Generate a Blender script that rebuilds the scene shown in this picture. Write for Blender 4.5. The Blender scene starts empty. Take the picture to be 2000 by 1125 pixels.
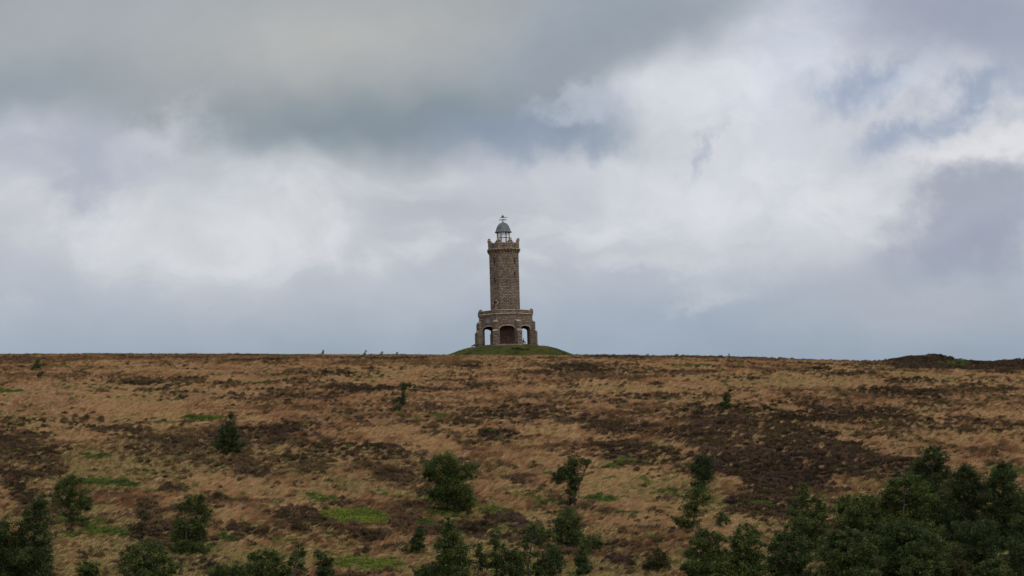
import bpy, bmesh, math, random
import numpy as np
from mathutils import Vector, Matrix

random.seed(7)
rng = np.random.default_rng(11)
S = bpy.context.scene
COL = S.collection
rad = math.radians

# ------------------------------------------------------------------ camera, sky, sun, exposure
FPX = 2000 * 100 / 36.0
PITCH, ROLL = rad(5.4), rad(1.6)
F = np.array([0, math.cos(PITCH), math.sin(PITCH)])
R0 = np.array([1.0, 0, 0]); U0 = np.array([0, -math.sin(PITCH), math.cos(PITCH)])
RT = math.cos(ROLL) * R0 - math.sin(ROLL) * U0
UP = math.sin(ROLL) * R0 + math.cos(ROLL) * U0

cam_d = bpy.data.cameras.new("camera"); cam = bpy.data.objects.new("camera", cam_d); COL.objects.link(cam)
cam_d.lens = 100; cam_d.sensor_width = 36; cam_d.clip_end = 12000; cam_d.clip_start = 0.5
m3 = Matrix((RT, UP, -F)).transposed()
cam.matrix_world = m3.to_4x4()
S.camera = cam

S.view_settings.view_transform = 'Standard'; S.view_settings.look = 'None'
S.view_settings.exposure = 0.0; S.view_settings.gamma = 1.0; S.view_settings.use_curve_mapping = False

SUN_EL, SUN_AZ = rad(48), rad(140)           # azimuth from +Y (view direction) clockwise: right and behind the camera
sd = bpy.data.lights.new("sun", 'SUN'); so = bpy.data.objects.new("sun", sd); COL.objects.link(so)
sd.energy = 1.5; sd.angle = rad(12); sd.color = (1.0, 0.95, 0.87)
sv = Vector((math.sin(SUN_AZ) * math.cos(SUN_EL), math.cos(SUN_AZ) * math.cos(SUN_EL), math.sin(SUN_EL)))
so.rotation_euler = sv.to_track_quat('Z', 'Y').to_euler()
so.location = (60, -40, 120)


def uv_of(px, py):
    d = F + RT * (px - 1000) / FPX + UP * (562.5 - py) / FPX
    return d[0] / d[1], d[2] / d[1]


def lin(c):
    return tuple(((x / 255) / 12.92 if x / 255 <= 0.04045 else ((x / 255 + 0.055) / 1.055) ** 2.4) for x in c)


SKY_K = 0.1


def build_world():
    w = bpy.data.worlds.new("World"); S.world = w; w.use_nodes = True
    nt = w.node_tree; nt.nodes.clear(); L = nt.links.new

    def node(t, **kw):
        n = nt.nodes.new(t)
        for k, v in kw.items(): setattr(n, k, v)
        return n

    def m(op, a, b=None, c=None, clamp=False):
        n = node('ShaderNodeMath', operation=op, use_clamp=clamp)
        for i, x in enumerate((a, b, c)):
            if x is None: continue
            if isinstance(x, (int, float)): n.inputs[i].default_value = x
            else: L(x, n.inputs[i])
        return n.outputs[0]

    def mixc(f, a, b):
        n = node('ShaderNodeMix', data_type='RGBA')
        for i, x in ((0, f), (6, a), (7, b)):
            if isinstance(x, (int, float)): n.inputs[i].default_value = x
            elif isinstance(x, tuple): n.inputs[i].default_value = (*x, 1)
            else: L(x, n.inputs[i])
        return n.outputs[2]

    def cl(c, k=1.0):
        g_ = 1 + max(0, (sum(c) / 3 - 184)) * .0065
        return tuple(v * k * g_ / SKY_K for v in lin(c))

    def smooth(x, a, b):
        n = node('ShaderNodeMapRange', interpolation_type='SMOOTHSTEP')
        L(x, n.inputs[0]); n.inputs[1].default_value = a; n.inputs[2].default_value = b
        return n.outputs[0]

    tc = node('ShaderNodeTexCoord'); sep = node('ShaderNodeSeparateXYZ'); L(tc.outputs['Generated'], sep.inputs[0])
    X, Y, Z = sep.outputs
    Yc = m('MAXIMUM', Y, 0.25)
    u = m('MULTIPLY', m('DIVIDE', X, Yc), 10.0); v = m('MULTIPLY', m('DIVIDE', Z, Yc), 10.0)
    q = node('ShaderNodeCombineXYZ'); L(u, q.inputs[0]); L(v, q.inputs[1]); q = q.outputs[0]
    # 1 q unit = 555.5 photo pixels

    def noise(vec, scale, detail=6, rough=0.55, sx=1.0, sy=1.0, off=(0, 0, 0), dist=0.0):
        mp = node('ShaderNodeMapping'); L(vec, mp.inputs[0])
        mp.inputs['Scale'].default_value = (sx, sy, 1); mp.inputs['Location'].default_value = off
        n = node('ShaderNodeTexNoise'); L(mp.outputs[0], n.inputs['Vector'])
        n.inputs['Scale'].default_value = scale; n.inputs['Detail'].default_value = detail
        n.inputs['Roughness'].default_value = rough; n.inputs['Distortion'].default_value = dist
        return n

    def warp(vec, n, amt):
        a = node('ShaderNodeVectorMath', operation='SUBTRACT'); L(n.outputs['Color'], a.inputs[0]); a.inputs[1].default_value = (.5, .5, .5)
        b = node('ShaderNodeVectorMath', operation='SCALE'); L(a.outputs[0], b.inputs[0]); b.inputs['Scale'].default_value = amt
        c = node('ShaderNodeVectorMath', operation='ADD'); L(vec, c.inputs[0]); L(b.outputs[0], c.inputs[1])
        return c.outputs[0]

    qs = warp(q, noise(q, 2.2, 3, .5, off=(3, 1, 0)), 0.30)             # soft, for the low stratus
    qh = warp(qs, noise(q, 4.0, 9, .62, sx=1.0, sy=1.15, off=(7, 2, 0)), 0.50)   # ragged, for the cumulus
    qw = warp(qs, noise(q, 3.6, 10, .64, sx=1.2, sy=.9, off=(1, 9, 0)), 0.42)   # wisps

    # vertical base ramp
    def vq(y): return uv_of(1000, y)[1] * 10
    ramp = node('ShaderNodeValToRGB')
    lo, hi = vq(720), vq(-40)
    L(m('DIVIDE', m('SUBTRACT', m('ADD', v, m('MULTIPLY', m('SUBTRACT', noise(q, 1.6, 4).outputs[0], .5), .25)), lo), hi - lo, clamp=True), ramp.inputs[0])
    stops = [(720, (147, 161, 176)), (640, (160, 171, 184)), (560, (172, 180, 191)), (470, (183, 188, 197)), (360, (189, 193, 200)), (200, (187, 192, 202)), (0, (176, 182, 194))]
    el = ramp.color_ramp.elements
    while len(el) < len(stops): el.new(.5)
    for e, (y, c) in zip(el, stops):
        e.position = min(1, max(0, (vq(y) - lo) / (hi - lo))); e.color = (*lin(c), 1)
    sc = node('ShaderNodeVectorMath', operation='SCALE'); L(ramp.outputs[0], sc.inputs[0]); sc.inputs['Scale'].default_value = 1 / SKY_K
    col = sc.outputs[0]

    sky = node('ShaderNodeTexSky', sky_type='NISHITA'); sky.sun_disc = False
    sky.sun_elevation = SUN_EL; sky.sun_rotation = SUN_AZ; sky.air_density = 1.0; sky.dust_density = 2.0

    def feat(col, vec, px, py, rx, ry, rgb, strength=1.0, soft=.6, rot=0.0, k=1.0):
        uu, vv = uv_of(px, py)
        mp = node('ShaderNodeMapping', vector_type='TEXTURE'); L(vec, mp.inputs[0])
        mp.inputs['Location'].default_value = (uu * 10, vv * 10, 0); mp.inputs['Rotation'].default_value = (0, 0, rad(rot))
        mp.inputs['Scale'].default_value = (rx / 555.5, ry / 555.5, 1e6)
        ln = node('ShaderNodeVectorMath', operation='LENGTH'); L(mp.outputs[0], ln.inputs[0])
        f = m('MULTIPLY', smooth(ln.outputs['Value'], 1 + soft, max(0.0, 1 - soft)), strength)
        return mixc(f, col, cl(rgb, k) if isinstance(rgb, tuple) else rgb)

    # bright cumulus banks
    col = feat(col, qs, 400, 430, 360, 115, (197, 200, 203), .8, .85)
    col = feat(col, qs, 560, 470, 200, 90, (197, 200, 204), .6, .9)
    col = feat(col, qh, 480, 330, 90, 40, (202, 204, 208), .8, .8)
    col = feat(col, qh, 320, 262, 60, 45, (190, 194, 203), .8, .8)
    col = feat(col, qs, 30, 345, 80, 45, (200, 201, 206), .7, .8)
    col = feat(col, qs, 1020, 340, 160, 45, (199, 201, 206), .6, .8)
    col = feat(col, qh, 1390, 240, 270, 190, (203, 206, 212), .85, .75, 20)
    col = feat(col, qs, 1480, 340, 290, 160, (203, 205, 210), .7, .8)
    col = feat(col, qs, 1640, 420, 110, 80, (203, 205, 209), .5, .9)
    col = feat(col, qh, 1560, 90, 140, 120, (200, 205, 216), .7, .8, 50)
    # grey shadowed undersides
    col = feat(col, qs, 840, 420, 150, 90, (176, 181, 191), .6, .9)
    col = feat(col, qs, 1180, 420, 200, 70, (184, 189, 197), .5, .9)
    col = feat(col, qs, 150, 300, 150, 70, (168, 174, 188), .8, .8)
    col = feat(col, qh, 155, 370, 50, 70, (167, 172, 188), .7, .95)
    col = feat(col, qs, 100, 610, 300, 80, (163, 173, 187), .4, .9)
    col = feat(col, qs, 700, 560, 420, 70, (184, 189, 196), .45, 1.0)
    col = feat(col, qs, 1300, 630, 330, 55, (157, 170, 186), .5, .9)
    # puffs over the moor
    col = feat(col, qh, 1250, 500, 85, 28, (192, 196, 202), .8, .7)
    col = feat(col, qh, 1390, 560, 80, 25, (186, 191, 199), .7, .8, 12)
    col = feat(col, qs, 1800, 600, 260, 60, (172, 177, 188), .6, .9)
    # billows inside the bright cloud
    bn = noise(qs, 2.6, 9, .58, sx=.75, sy=1.25, off=(11, 3, 0), dist=.3).outputs[0]
    lowv = smooth(v, vq(640), vq(480))
    col = mixc(m('MULTIPLY', m('MULTIPLY', smooth(bn, .56, .36), .24), lowv), col, cl((162, 172, 188)))
    col = mixc(m('MULTIPLY', m('MULTIPLY', smooth(bn, .50, .70), .36), lowv), col, cl((211, 212, 216)))
    # blue gaps, from the clear sky above the cloud
    blue = mixc(.82, sky.outputs[0], cl((147, 159, 184)))
    for a in ((1090, 250, 105, 50, .7, 15), (1110, 282, 70, 28, .6, 10), (1690, 168, 80, 42, .85, 20), (1890, 215, 145, 38, .85, 24),
              (1760, 262, 60, 20, .6, 20), (1370, 262, 12, 38, .4, -20), (960, 245, 50, 50, .45, 0)):
        col = feat(col, qw, *a[:4], blue, a[4], .95, a[5])
    col = feat(col, qh, 1800, 145, 95, 40, (196, 201, 212), .55, .8, 15)
    col = feat(col, qs, 1870, 30, 240, 90, (150, 157, 175), .85, .7, -8)
    col = feat(col, qh, 1945, 285, 150, 52, (208, 208, 211), .8, .8, 14)
    col = feat(col, qh, 1900, 435, 165, 88, (160, 166, 181), .92, .5, 22)
    col = feat(col, qs, 1850, 490, 140, 34, (153, 160, 178), .6, .8, 12)
    # the large low stratus, top left to centre
    col = feat(col, qs, 480, 20, 900, 190, (153, 161, 168), .96, .34, -1)
    col = feat(col, qs, 760, 120, 470, 165, (144, 154, 161), .92, .42, 10)
    col = feat(col, qs, 1170, 50, 270, 110, (150, 160, 172), .92, .55, 24)
    col = feat(col, qs, 740, 232, 440, 58, (128, 141, 151), .85, .8, -5)
    col = feat(col, qs, 1150, 130, 260, 50, (146, 155, 164), .6, .9, 26)
    col = feat(col, qs, 120, 165, 330, 50, (143, 153, 162), .8, .8, 2)
    col = feat(col, qh, 300, 285, 120, 60, (190, 194, 202), .8, .8, 20)
    col = feat(col, qs, 130, 300, 150, 55, (172, 177, 190), .6, .9)
    col = feat(col, qs, 960, 262, 120, 34, (132, 148, 174), .45, .9)
    col = feat(col, qh, 1110, 205, 70, 26, (188, 194, 205), .45, .9, 15)
    col = feat(col, qs, 640, 75, 330, 100, (181, 182, 181), .85, 1.0, 8)
    col = feat(col, qs, 150, 40, 280, 60, (170, 174, 178), .6, 1.0)
    # fine mottling
    nz = noise(qs, 5.0, 8, .6, sx=.8, sy=1.2, off=(5, 5, 0)).outputs[0]
    g = m('ADD', m('MULTIPLY', nz, .16), .96)
    s2 = node('ShaderNodeVectorMath', operation='SCALE'); L(col, s2.inputs[0]); L(g, s2.inputs['Scale']); col = s2.outputs[0]

    # the rest of the dome: broken overcast over the same clear sky
    gn = noise(tc.outputs['Generated'], 3.0, 7, .55, off=(2, 4, 1)).outputs[0]
    over = mixc(smooth(gn, .35, .65), cl((150, 160, 178), 1.3), cl((208, 208, 210), 1.4))
    over = mixc(.12, over, sky.outputs[0])
    front = m('MULTIPLY', smooth(Y, .35, .75), smooth(Z, .55, .25))
    final = mixc(front, over, col)
    bg = node('ShaderNodeBackground'); L(final, bg.inputs[0]); bg.inputs[1].default_value = SKY_K
    out = node('ShaderNodeOutputWorld'); L(bg.outputs[0], out.inputs[0])
    w.cycles.sampling_method = 'MANUAL'; w.cycles.sample_map_resolution = 512


build_world()


# ------------------------------------------------------------------ helpers
def tag(o, label=None, cat=None, group=None, kind=None):
    if label: o['label'] = label
    if cat: o['category'] = cat
    if group: o['group'] = group
    if kind: o['kind'] = kind
    return o


def empty(name, loc, rz=0.0):
    o = bpy.data.objects.new(name, None); COL.objects.link(o); o.location = loc; o.rotation_euler = (0, 0, rz)
    o.empty_display_size = .3
    return o


def link(name, me, mat=None, parent=None, loc=(0, 0, 0)):
    o = bpy.data.objects.new(name, me)
    if mat is not None and len(me.materials) == 0: me.materials.append(mat)
    COL.objects.link(o); o.location = loc
    if parent is not None: o.parent = parent
    return o


def np_mesh(name, verts, faces_flat, sizes):
    """verts (N,3); faces as flat index array and polygon sizes"""
    me = bpy.data.meshes.new(name)
    verts = np.asarray(verts, np.float32); faces_flat = np.asarray(faces_flat, np.int32); sizes = np.asarray(sizes, np.int32)
    me.vertices.add(len(verts)); me.vertices.foreach_set("co", verts.ravel())
    me.loops.add(len(faces_flat)); me.loops.foreach_set("vertex_index", faces_flat)
    me.polygons.add(len(sizes))
    starts = np.concatenate([[0], np.cumsum(sizes)[:-1]]).astype(np.int32)
    me.polygons.foreach_set("loop_start", starts); me.polygons.foreach_set("loop_total", sizes)
    me.update(calc_edges=True)
    return me


def _hash(ix, iy, seed):
    h = (ix.astype(np.int64) * 374761393 + iy.astype(np.int64) * 668265263 + seed * 974711) & 0xffffffff
    h = ((h ^ (h >> 13)) * 1274126177) & 0xffffffff
    h = h ^ (h >> 16)
    return (h & 0xffff) / 65535.0


def vnoise(x, y, seed=0):
    x = np.asarray(x, float); y = np.asarray(y, float)
    ix = np.floor(x); iy = np.floor(y); fx = x - ix; fy = y - iy
    fx = fx * fx * (3 - 2 * fx); fy = fy * fy * (3 - 2 * fy)
    a = _hash(ix, iy, seed); b = _hash(ix + 1, iy, seed); c = _hash(ix, iy + 1, seed); d = _hash(ix + 1, iy + 1, seed)
    return (a * (1 - fx) + b * fx) * (1 - fy) + (c * (1 - fx) + d * fx) * fy


def fbm(x, y, seed=0, oct=4, gain=.5):
    t = 0; a = 1; n = 0
    for i in range(oct):
        t = t + a * vnoise(x * 2 ** i + i * 17.3, y * 2 ** i - i * 9.1, seed + i); n += a; a *= gain
    return t / n - .5


def sstep(x, a, b):
    t = np.clip((x - a) / (b - a), 0, 1); return t * t * (3 - 2 * t)


# ------------------------------------------------------------------ terrain
YC = 560.0
crest_px = [(-900, 690), (0, 690.5), (300, 690), (600, 691), (900, 692.5), (1100, 693.5), (1250, 694), (1400, 697), (1550, 701), (1700, 705.5), (1850, 712), (2000, 718), (2600, 735)]
crest_px = [(a_, b_ + 2.5) for a_, b_ in crest_px]      # the grass stands above the soil line
_cu = np.array([uv_of(*p) for p in crest_px])
CX, CV = _cu[:, 0] * YC, _cu[:, 1]
v_bot = uv_of(1000, 1125)[1]; Y_BOT = 250.0
AK = (np.interp(0, CX, CV) - v_bot) * Y_BOT / (YC - Y_BOT) ** 1.5
YT = 580.0                                                   # the tower's distance
tu, tv = uv_of(989, 679)
TX, TZ = tu * YT, tv * YT


def vc_of(X):
    return np.interp(X, CX, CV)


def base_h(X, Y):
    vc = vc_of(np.clip(X, -170, 170))
    Ym = np.clip(Y, 215, 760)
    z = vc * Ym - AK * np.abs(YC - Ym) ** 1.5
    # near side: dips into the valley then comes up to the viewpoint
    z0 = vc_of(np.clip(X, -170, 170)) * 215 - AK * (YC - 215) ** 1.5
    s0 = vc + 1.5 * AK * (YC - 215) ** .5
    t = np.clip(Y / 215.0, 0, 1)
    h00 = 2 * t ** 3 - 3 * t ** 2 + 1; h10 = t ** 3 - 2 * t ** 2 + t; h01 = -2 * t ** 3 + 3 * t ** 2; h11 = t ** 3 - t ** 2
    zn = h00 * (-1.8) + h10 * 215 * (-.05) + h01 * z0 + h11 * 215 * s0
    z = np.where(Y < 215, zn, z)
    z = np.where(Y > 760, z + (Y - 760) * .006, z)
    z = np.where(Y < 0, -1.8 + 0 * Y, z)
    return z


def H(X, Y):
    X = np.asarray(X, float); Y = np.asarray(Y, float)
    z = base_h(X, Y)
    k = 1 - sstep(Y, 430, 545)
    near = sstep(Y, 60, 200)
    # diagonal hollows and hummocks on the lower slope
    xr = X * .80 + Y * .25; yr = -X * .28 + Y * .6
    z = z + near * (k * (fbm(xr / 22, yr / 11, 3, 3) * 3.0 + fbm(X / 7, Y / 6, 5, 3) * 1.3) + (0.15 + .45 * k) * fbm(X / 2.4, Y / 2.6, 9, 3)
                    + sstep(Y, 400, 500) * fbm(X / 9, Y / 12, 21, 3) * .22)
    # mound under the tower
    r = np.sqrt((X - TX) ** 2 + ((Y - YT) * .95) ** 2) + .5 * fbm(X / 3, Y / 3, 31, 2)
    a = np.arctan2(Y - YT, X - TX)
    mt = TZ - .22
    edge = 14.2 + .9 * np.cos(a)
    f = np.clip(1 - (r - 8.0) / (edge - 8.0), 0, 1); f = (f * f * (3 - 2 * f)) * .5 + .5 * f ** .9
    z = np.where(r < 15.5, z * (1 - f) + (mt + .35 * fbm(X / 2.2, Y / 2.2, 33, 3) * sstep(r, 6.8, 8.5)) * f, z)
    # heather bank at the right end of the skyline
    for (p0, wx, hh, yy, wy) in ((1795, 5.8, 1.2, 556, 9), (1855, 5.0, .85, 556, 9), (1985, 9.2, 1.1, 556, 11), (2090, 9, 1.1, 556, 11)):
        bx = uv_of(p0, 705)[0] * yy
        d2 = ((X - bx) / wx) ** 2 + ((Y - yy) / wy) ** 2
        z = z + hh * np.exp(-np.clip(d2, 0, 30) ** 1.6) * (1 + .35 * fbm(X / 1.3, Y / 1.3, 41, 2))
    return z


def project(P):
    P = np.asarray(P, float); d = P @ F
    return 1000 + FPX * (P @ RT) / d, 562.5 - FPX * (P @ UP) / d, d


def hit(px, py):
    u_, v_ = uv_of(px, py)
    Ys = np.arange(150, 640, .25)
    g = v_ * Ys - H(u_ * Ys, Ys)
    i = np.argmax(g < 0)
    if not (g < 0).any(): i = np.argmin(np.where(Ys > 400, g, 1e9))
    Y_ = Ys[i]
    return np.array([u_ * Y_, Y_, float(H(u_ * Y_, Y_))])


# ------------------------------------------------------------------ ground cover map (world positions of the patches)
# px centre, radii of each patch as it lies on the slope -> evaluated at the ground points
heather_el = [(1560, 860, 300, 75, .55), (1350, 815, 160, 20, .6), (1500, 699, 260, 3, .7), (1180, 694, 60, 3, .9), (300, 905, 330, 40, .30), (120, 870, 160, 24, .35), (560, 880, 200, 24, .30), (900, 800, 260, 16, .25), (1750, 830, 220, 30, .25), (300, 1050, 120, 24, .3), (1240, 1060, 100, 30, .35), (1000, 1040, 90, 16, .3), (40, 990, 60, 20, .4), (1470, 845, 190, 42, 1.1), (1560, 905, 190, 50, 1.2), (1500, 970, 85, 40, 1.0), (1400, 800, 120, 14, .6), (1640, 810, 130, 20, .7), (1700, 860, 110, 30, .5),
              (1190, 832, 110, 20, .8), (1000, 815, 90, 12, .6), (1300, 775, 90, 7, .6), (1210, 868, 70, 15, .7), (960, 850, 40, 12, .8), (700, 880, 130, 22, .6), (640, 905, 140, 14, .5),
              (560, 845, 130, 22, .45), (330, 885, 150, 35, .5), (240, 845, 90, 14, .4), (90, 890, 110, 25, .5), (40, 930, 60, 15, .6), (600, 778, 90, 8, .8), (480, 772, 60, 5, .4),
              (760, 935, 60, 22, 1.0), (700, 915, 60, 15, .7), (820, 955, 30, 20, .8), (580, 1010, 65, 16, 1.2), (490, 1038, 60, 14, 1.0), (450, 1060, 50, 18, .6), (570, 1033, 35, 10, .8),
              (725, 1050, 45, 12, .8), (780, 1075, 40, 14, .7), (300, 1020, 30, 10, .5), (590, 948, 35, 10, .8), (340, 955, 40, 12, .6), (270, 748, 60, 5, .9), (280, 742, 30, 3, .7), (350, 741, 60, 3, .8),
              (300, 764, 60, 3, .8), (1125, 720, 60, 8, .7), (1060, 730, 50, 6, .5), (1210, 700, 60, 4, .9), (1660, 733, 70, 5, .8), (1800, 745, 90, 9, .8), (1760, 765, 110, 8, .8), (1930, 760, 90, 10, .5),
              (1830, 706, 92, 12, 2.5), (1960, 714, 90, 12, 2.5), (1490, 740, 50, 3, .5), (1010, 912, 40, 8, .7), (1240, 742, 110, 4, .4), (985, 1018, 40, 12, .9), (1285, 1005, 22, 5, .9),
              (1280, 1060, 25, 7, .8), (1225, 1070, 60, 25, .5), (1240, 1090, 60, 20, .5), (960, 1035, 50, 14, .5), (900, 900, 60, 10, .5), (1900, 840, 100, 16, .3), (730, 702, 60, 4, .5), (60, 705, 60, 4, .4),
              (270, 693, 70, 2, .7), (700, 762, 70, 8, .5), (1480, 780, 80, 6, .4), (60, 925, 70, 18, .4), (860, 1040, 70, 10, .4)]
grass_el = [(140, 790, 230, 38, .8), (300, 722, 260, 14, .5), (1500, 752, 190, 9, 1.2), (1050, 905, 150, 26, .5), (650, 1065, 110, 18, .7), (550, 955, 110, 22, .6), (720, 975, 90, 14, .6), (1390, 1020, 130, 30, .6),
            (1230, 950, 90, 40, .5), (1150, 760, 120, 7, .5), (820, 745, 160, 9, .5), (1420, 955, 40, 22, .8), (220, 1060, 60, 30, .8), (1270, 820, 30, 8, .5), (1730, 870, 60, 16, .5), (1660, 945, 50, 12, .6),
            (520, 755, 180, 6, .4), (1850, 735, 130, 5, .7), (1000, 770, 120, 8, .4), (1100, 880, 100, 15, .4), (860, 1010, 40, 8, .6), (600, 1085, 120, 12, .5), (1190, 1030, 60, 20, .5), (1300, 745, 160, 5, .5)]
green_el = [(1860, 1050, 180, 50, 1.), (1700, 1090, 160, 30, .9), (1440, 1100, 120, 20, .8), (40, 1090, 70, 30, .8), (1000, 1110, 120, 14, .5), (690, 1010, 66, 15, 1.5), (660, 1000, 30, 8, .9), (715, 1104, 72, 13, 1.5), (400, 817, 46, 6, 1.3), (185, 890, 30, 6, 1.3), (1170, 976, 38, 8, 1.1), (1075, 985, 30, 8, 1.0), (1030, 972, 35, 6, .8),
            (1220, 899, 20, 8, .9), (1195, 910, 20, 6, .8), (210, 945, 60, 9, .9), (15, 765, 28, 3, 1.4), (90, 717, 60, 2, .5), (180, 718, 50, 2, .5), (205, 1040, 60, 9, 1.2), (160, 1020, 55, 10, .8), (130, 1045, 20, 7, 1.1),
            (1220, 1003, 38, 5, .8), (830, 1020, 26, 5, 1.1), (1310, 965, 36, 9, .9), (980, 1036, 30, 6, .9), (960, 1000, 40, 14, .6), (1350, 715, 50, 2.5, 1.0), (620, 975, 40, 8, .8), (610, 965, 20, 6, .6), (440, 1050, 26, 6, 1.2),
            (545, 1055, 22, 5, 1.0), (550, 1090, 60, 10, .5), (1260, 1048, 24, 4, .7), (1480, 985, 40, 8, .6), (1660, 920, 60, 6, .4), (1960, 920, 60, 12, .8), (1850, 710, 46, 6, .7), (1880, 711, 18, 8, .9), (1380, 985, 60, 10, .5),
            (790, 970, 30, 6, .6), (870, 1005, 50, 8, .7), (560, 697, 14, 2, 1.0), (330, 855, 70, 8, .35), (1640, 770, 40, 4, .5), (860, 815, 20, 5, .5), (735, 965, 30, 5, .6), (385, 1070, 40, 10, .6), (1890, 1110, 30, 6, .8), (1010, 1060, 30, 8, .4)]
purple_el = [(215, 992, 14, 6, 1.), (245, 1014, 16, 6, 1.), (130, 1095, 18, 7, 1.), (115, 1110, 18, 5, 1.), (1470, 880, 120, 40, .35), (1015, 1010, 18, 3, 1.), (750, 945, 40, 14, .45), (1380, 850, 90, 25, .35), (60, 805, 40, 3, .8), (300, 875, 60, 12, .4), (105, 938, 10, 3, 1.),
             (440, 820, 80, 10, .3), (1860, 1105, 14, 6, 1.), (980, 1012, 14, 3, 1.), (1560, 900, 120, 30, .3), (450, 800, 60, 6, .3)]


straw_el = [(160, 800, 260, 40, 1), (320, 765, 300, 20, .7), (1500, 752, 220, 10, 1), (1150, 762, 200, 8, .7), (820, 745, 250, 8, .7), (560, 960, 130, 25, .8), (700, 975, 110, 14, .6), (1400, 1000, 120, 25, .6), (1060, 900, 140, 25, .4),
            (1230, 955, 90, 35, .4), (1660, 735, 160, 5, .6), (1860, 740, 140, 6, .7), (1800, 870, 120, 20, .4), (1600, 950, 60, 10, .5), (1440, 960, 30, 16, .8)]
rust_el = [(300, 700, 340, 12, 1), (700, 705, 200, 10, .8), (1050, 705, 260, 8, .6), (400, 740, 200, 10, .5), (1800, 790, 220, 20, .5), (650, 1070, 140, 30, .4), (100, 720, 140, 8, .6), (1300, 880, 80, 30, .4), (800, 790, 300, 20, .5), (1000, 860, 200, 30, .3)]


def ell(els, px, py, wob):
    t = np.zeros_like(px)
    for (cx, cy, rx, ry, w) in els:
        d = ((px - cx) / rx) ** 2 + ((py - cy - (px - cx) * .06 * (cy > 850)) / ry) ** 2
        t = np.maximum(t, w * np.clip(1.35 - d * (1 + wob), 0, 1))
    return t


def cover(X, Y, Z):
    px, py, _ = project(np.stack([X, Y, Z], -1))
    n1 = fbm(X / 9, Y / 12, 51, 4); n2 = fbm(X / 3, Y / 4.5, 57, 3); n3 = fbm(X / 30, Y / 40, 63, 3)
    wob = n2 * 1.6 + n1
    he = ell(heather_el, px, py, wob); gr = ell(grass_el, px, py, wob); ge = ell(green_el, px, py, wob * .8)
    al = (X - 2.6 * Y) / 2.79; ac = (2.6 * X + Y) / 2.79; dm = sstep(py, 770, 860)
    nd_ = fbm(ac / 5.5, al / 38, 131, 4)
    wh = he * .95 + (n1 * 1.7) * (1 - .55 * dm) + nd_ * 1.9 * dm + n2 * .9 - gr * .75 + .06
    wg = ge + n2 * .5
    pu = ell(purple_el, px, py, wob)
    bank = ((px > 1738 + 30 * n2) & (py + 6 * n2 < 724 + .01 * (px - 1740)) & (Y > 500))
    wh = np.where(bank, 1.5, wh)
    olive = ell(green_el, px, (py), wob * .3) * .5 + fbm(X / 14, Y / 20, 71, 3) + .35 * sstep(py, 800, 1000)
    onm = np.sqrt((X - TX) ** 2 + (Y - YT) ** 2) + 1.2 * fbm(X / 2.5, Y / 2.5, 37, 3) < 14.3
    return px, py, wh, wg, pu, olive, onm


def grow(a, b, step0, ratio, lim):
    out = [a]; s = step0
    while out[-1] < lim: out.append(out[-1] + s); s *= ratio
    return out


def build_ground():
    xs = np.arange(-168, 168.1, .8)
    ex = np.array(grow(168, 0, 1.2, 1.25, 4000))[1:]
    xs = np.concatenate([-ex[::-1], xs, ex])
    ya = np.arange(205, 600, .8); yb = np.array(grow(600, 0, 1.2, 1.22, 6000))[1:]
    yc_ = np.array(grow(0, 0, 1.2, 1.22, 0)); lo = 205 - np.array(grow(0, 0, 1.2, 1.12, 205))[1:]; lo = np.append(lo[lo > 5], [0, -40, -200, -1200])
    ys = np.concatenate([lo[::-1], ya, yb])
    Xg, Yg = np.meshgrid(xs, ys)
    Zg = H(Xg, Yg)
    nx, ny = len(xs), len(ys)
    V = np.stack([Xg.ravel(), Yg.ravel(), Zg.ravel()], -1)
    i = np.arange(nx - 1)[None, :] + nx * np.arange(ny - 1)[:, None]
    Fq = np.stack([i, i + 1, i + nx + 1, i + nx], -1).reshape(-1, 4)
    me = np_mesh("ground", V, Fq.ravel(), np.full(len(Fq), 4))
    me.polygons.foreach_set("use_smooth", np.ones(len(Fq), bool))
    ok = (V[:, 1] > 120) & (V[:, 1] < 700)
    wh = np.zeros(len(V)); wg = np.zeros(len(V)); ol = np.zeros(len(V))
    _, _, a, b, _, c, onm = cover(V[ok, 0], V[ok, 1], V[ok, 2])
    wh[ok] = np.clip(a, 0, 1); wg[ok] = np.maximum(np.clip(b, 0, 1), onm * .9); ol[ok] = np.clip(c, 0, 1)
    wh[ok] = np.where(onm, 0, wh[ok])
    at = me.attributes.new("cover", 'FLOAT_COLOR', 'POINT')
    at.data.foreach_set("color", np.stack([wh, wg, ol, np.ones(len(V))], -1).astype(np.float32).ravel())
    o = link("ground", me, mat_ground())
    tag(o, "moorland hillside rising to a flat brown skyline", "ground", kind='structure')


# ------------------------------------------------------------------ materials
def new_mat(name):
    mt = bpy.data.materials.new(name); mt.use_nodes = True
    nt = mt.node_tree; nt.nodes.clear()
    out = nt.nodes.new('ShaderNodeOutputMaterial')
    return mt, nt, out


def nd(nt, t, **kw):
    n = nt.nodes.new(t)
    for k, v in kw.items(): setattr(n, k, v)
    return n


def mixn(nt, f, a, b, blend='MIX'):
    n = nd(nt, 'ShaderNodeMix', data_type='RGBA', blend_type=blend)
    for i, x in ((0, f), (6, a), (7, b)):
        if isinstance(x, (int, float)): n.inputs[i].default_value = x
        elif isinstance(x, tuple): n.inputs[i].default_value = (*x[:3], 1)
        else: nt.links.new(x, n.inputs[i])
    return n.outputs[2]


def rampn(nt, fac, stops):
    r = nd(nt, 'ShaderNodeValToRGB'); nt.links.new(fac, r.inputs[0]); el = r.color_ramp.elements
    while len(el) < len(stops): el.new(.5)
    for e, (p, c) in zip(el, stops): e.position = p; e.color = (*c, 1)
    return r.outputs[0]


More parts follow.
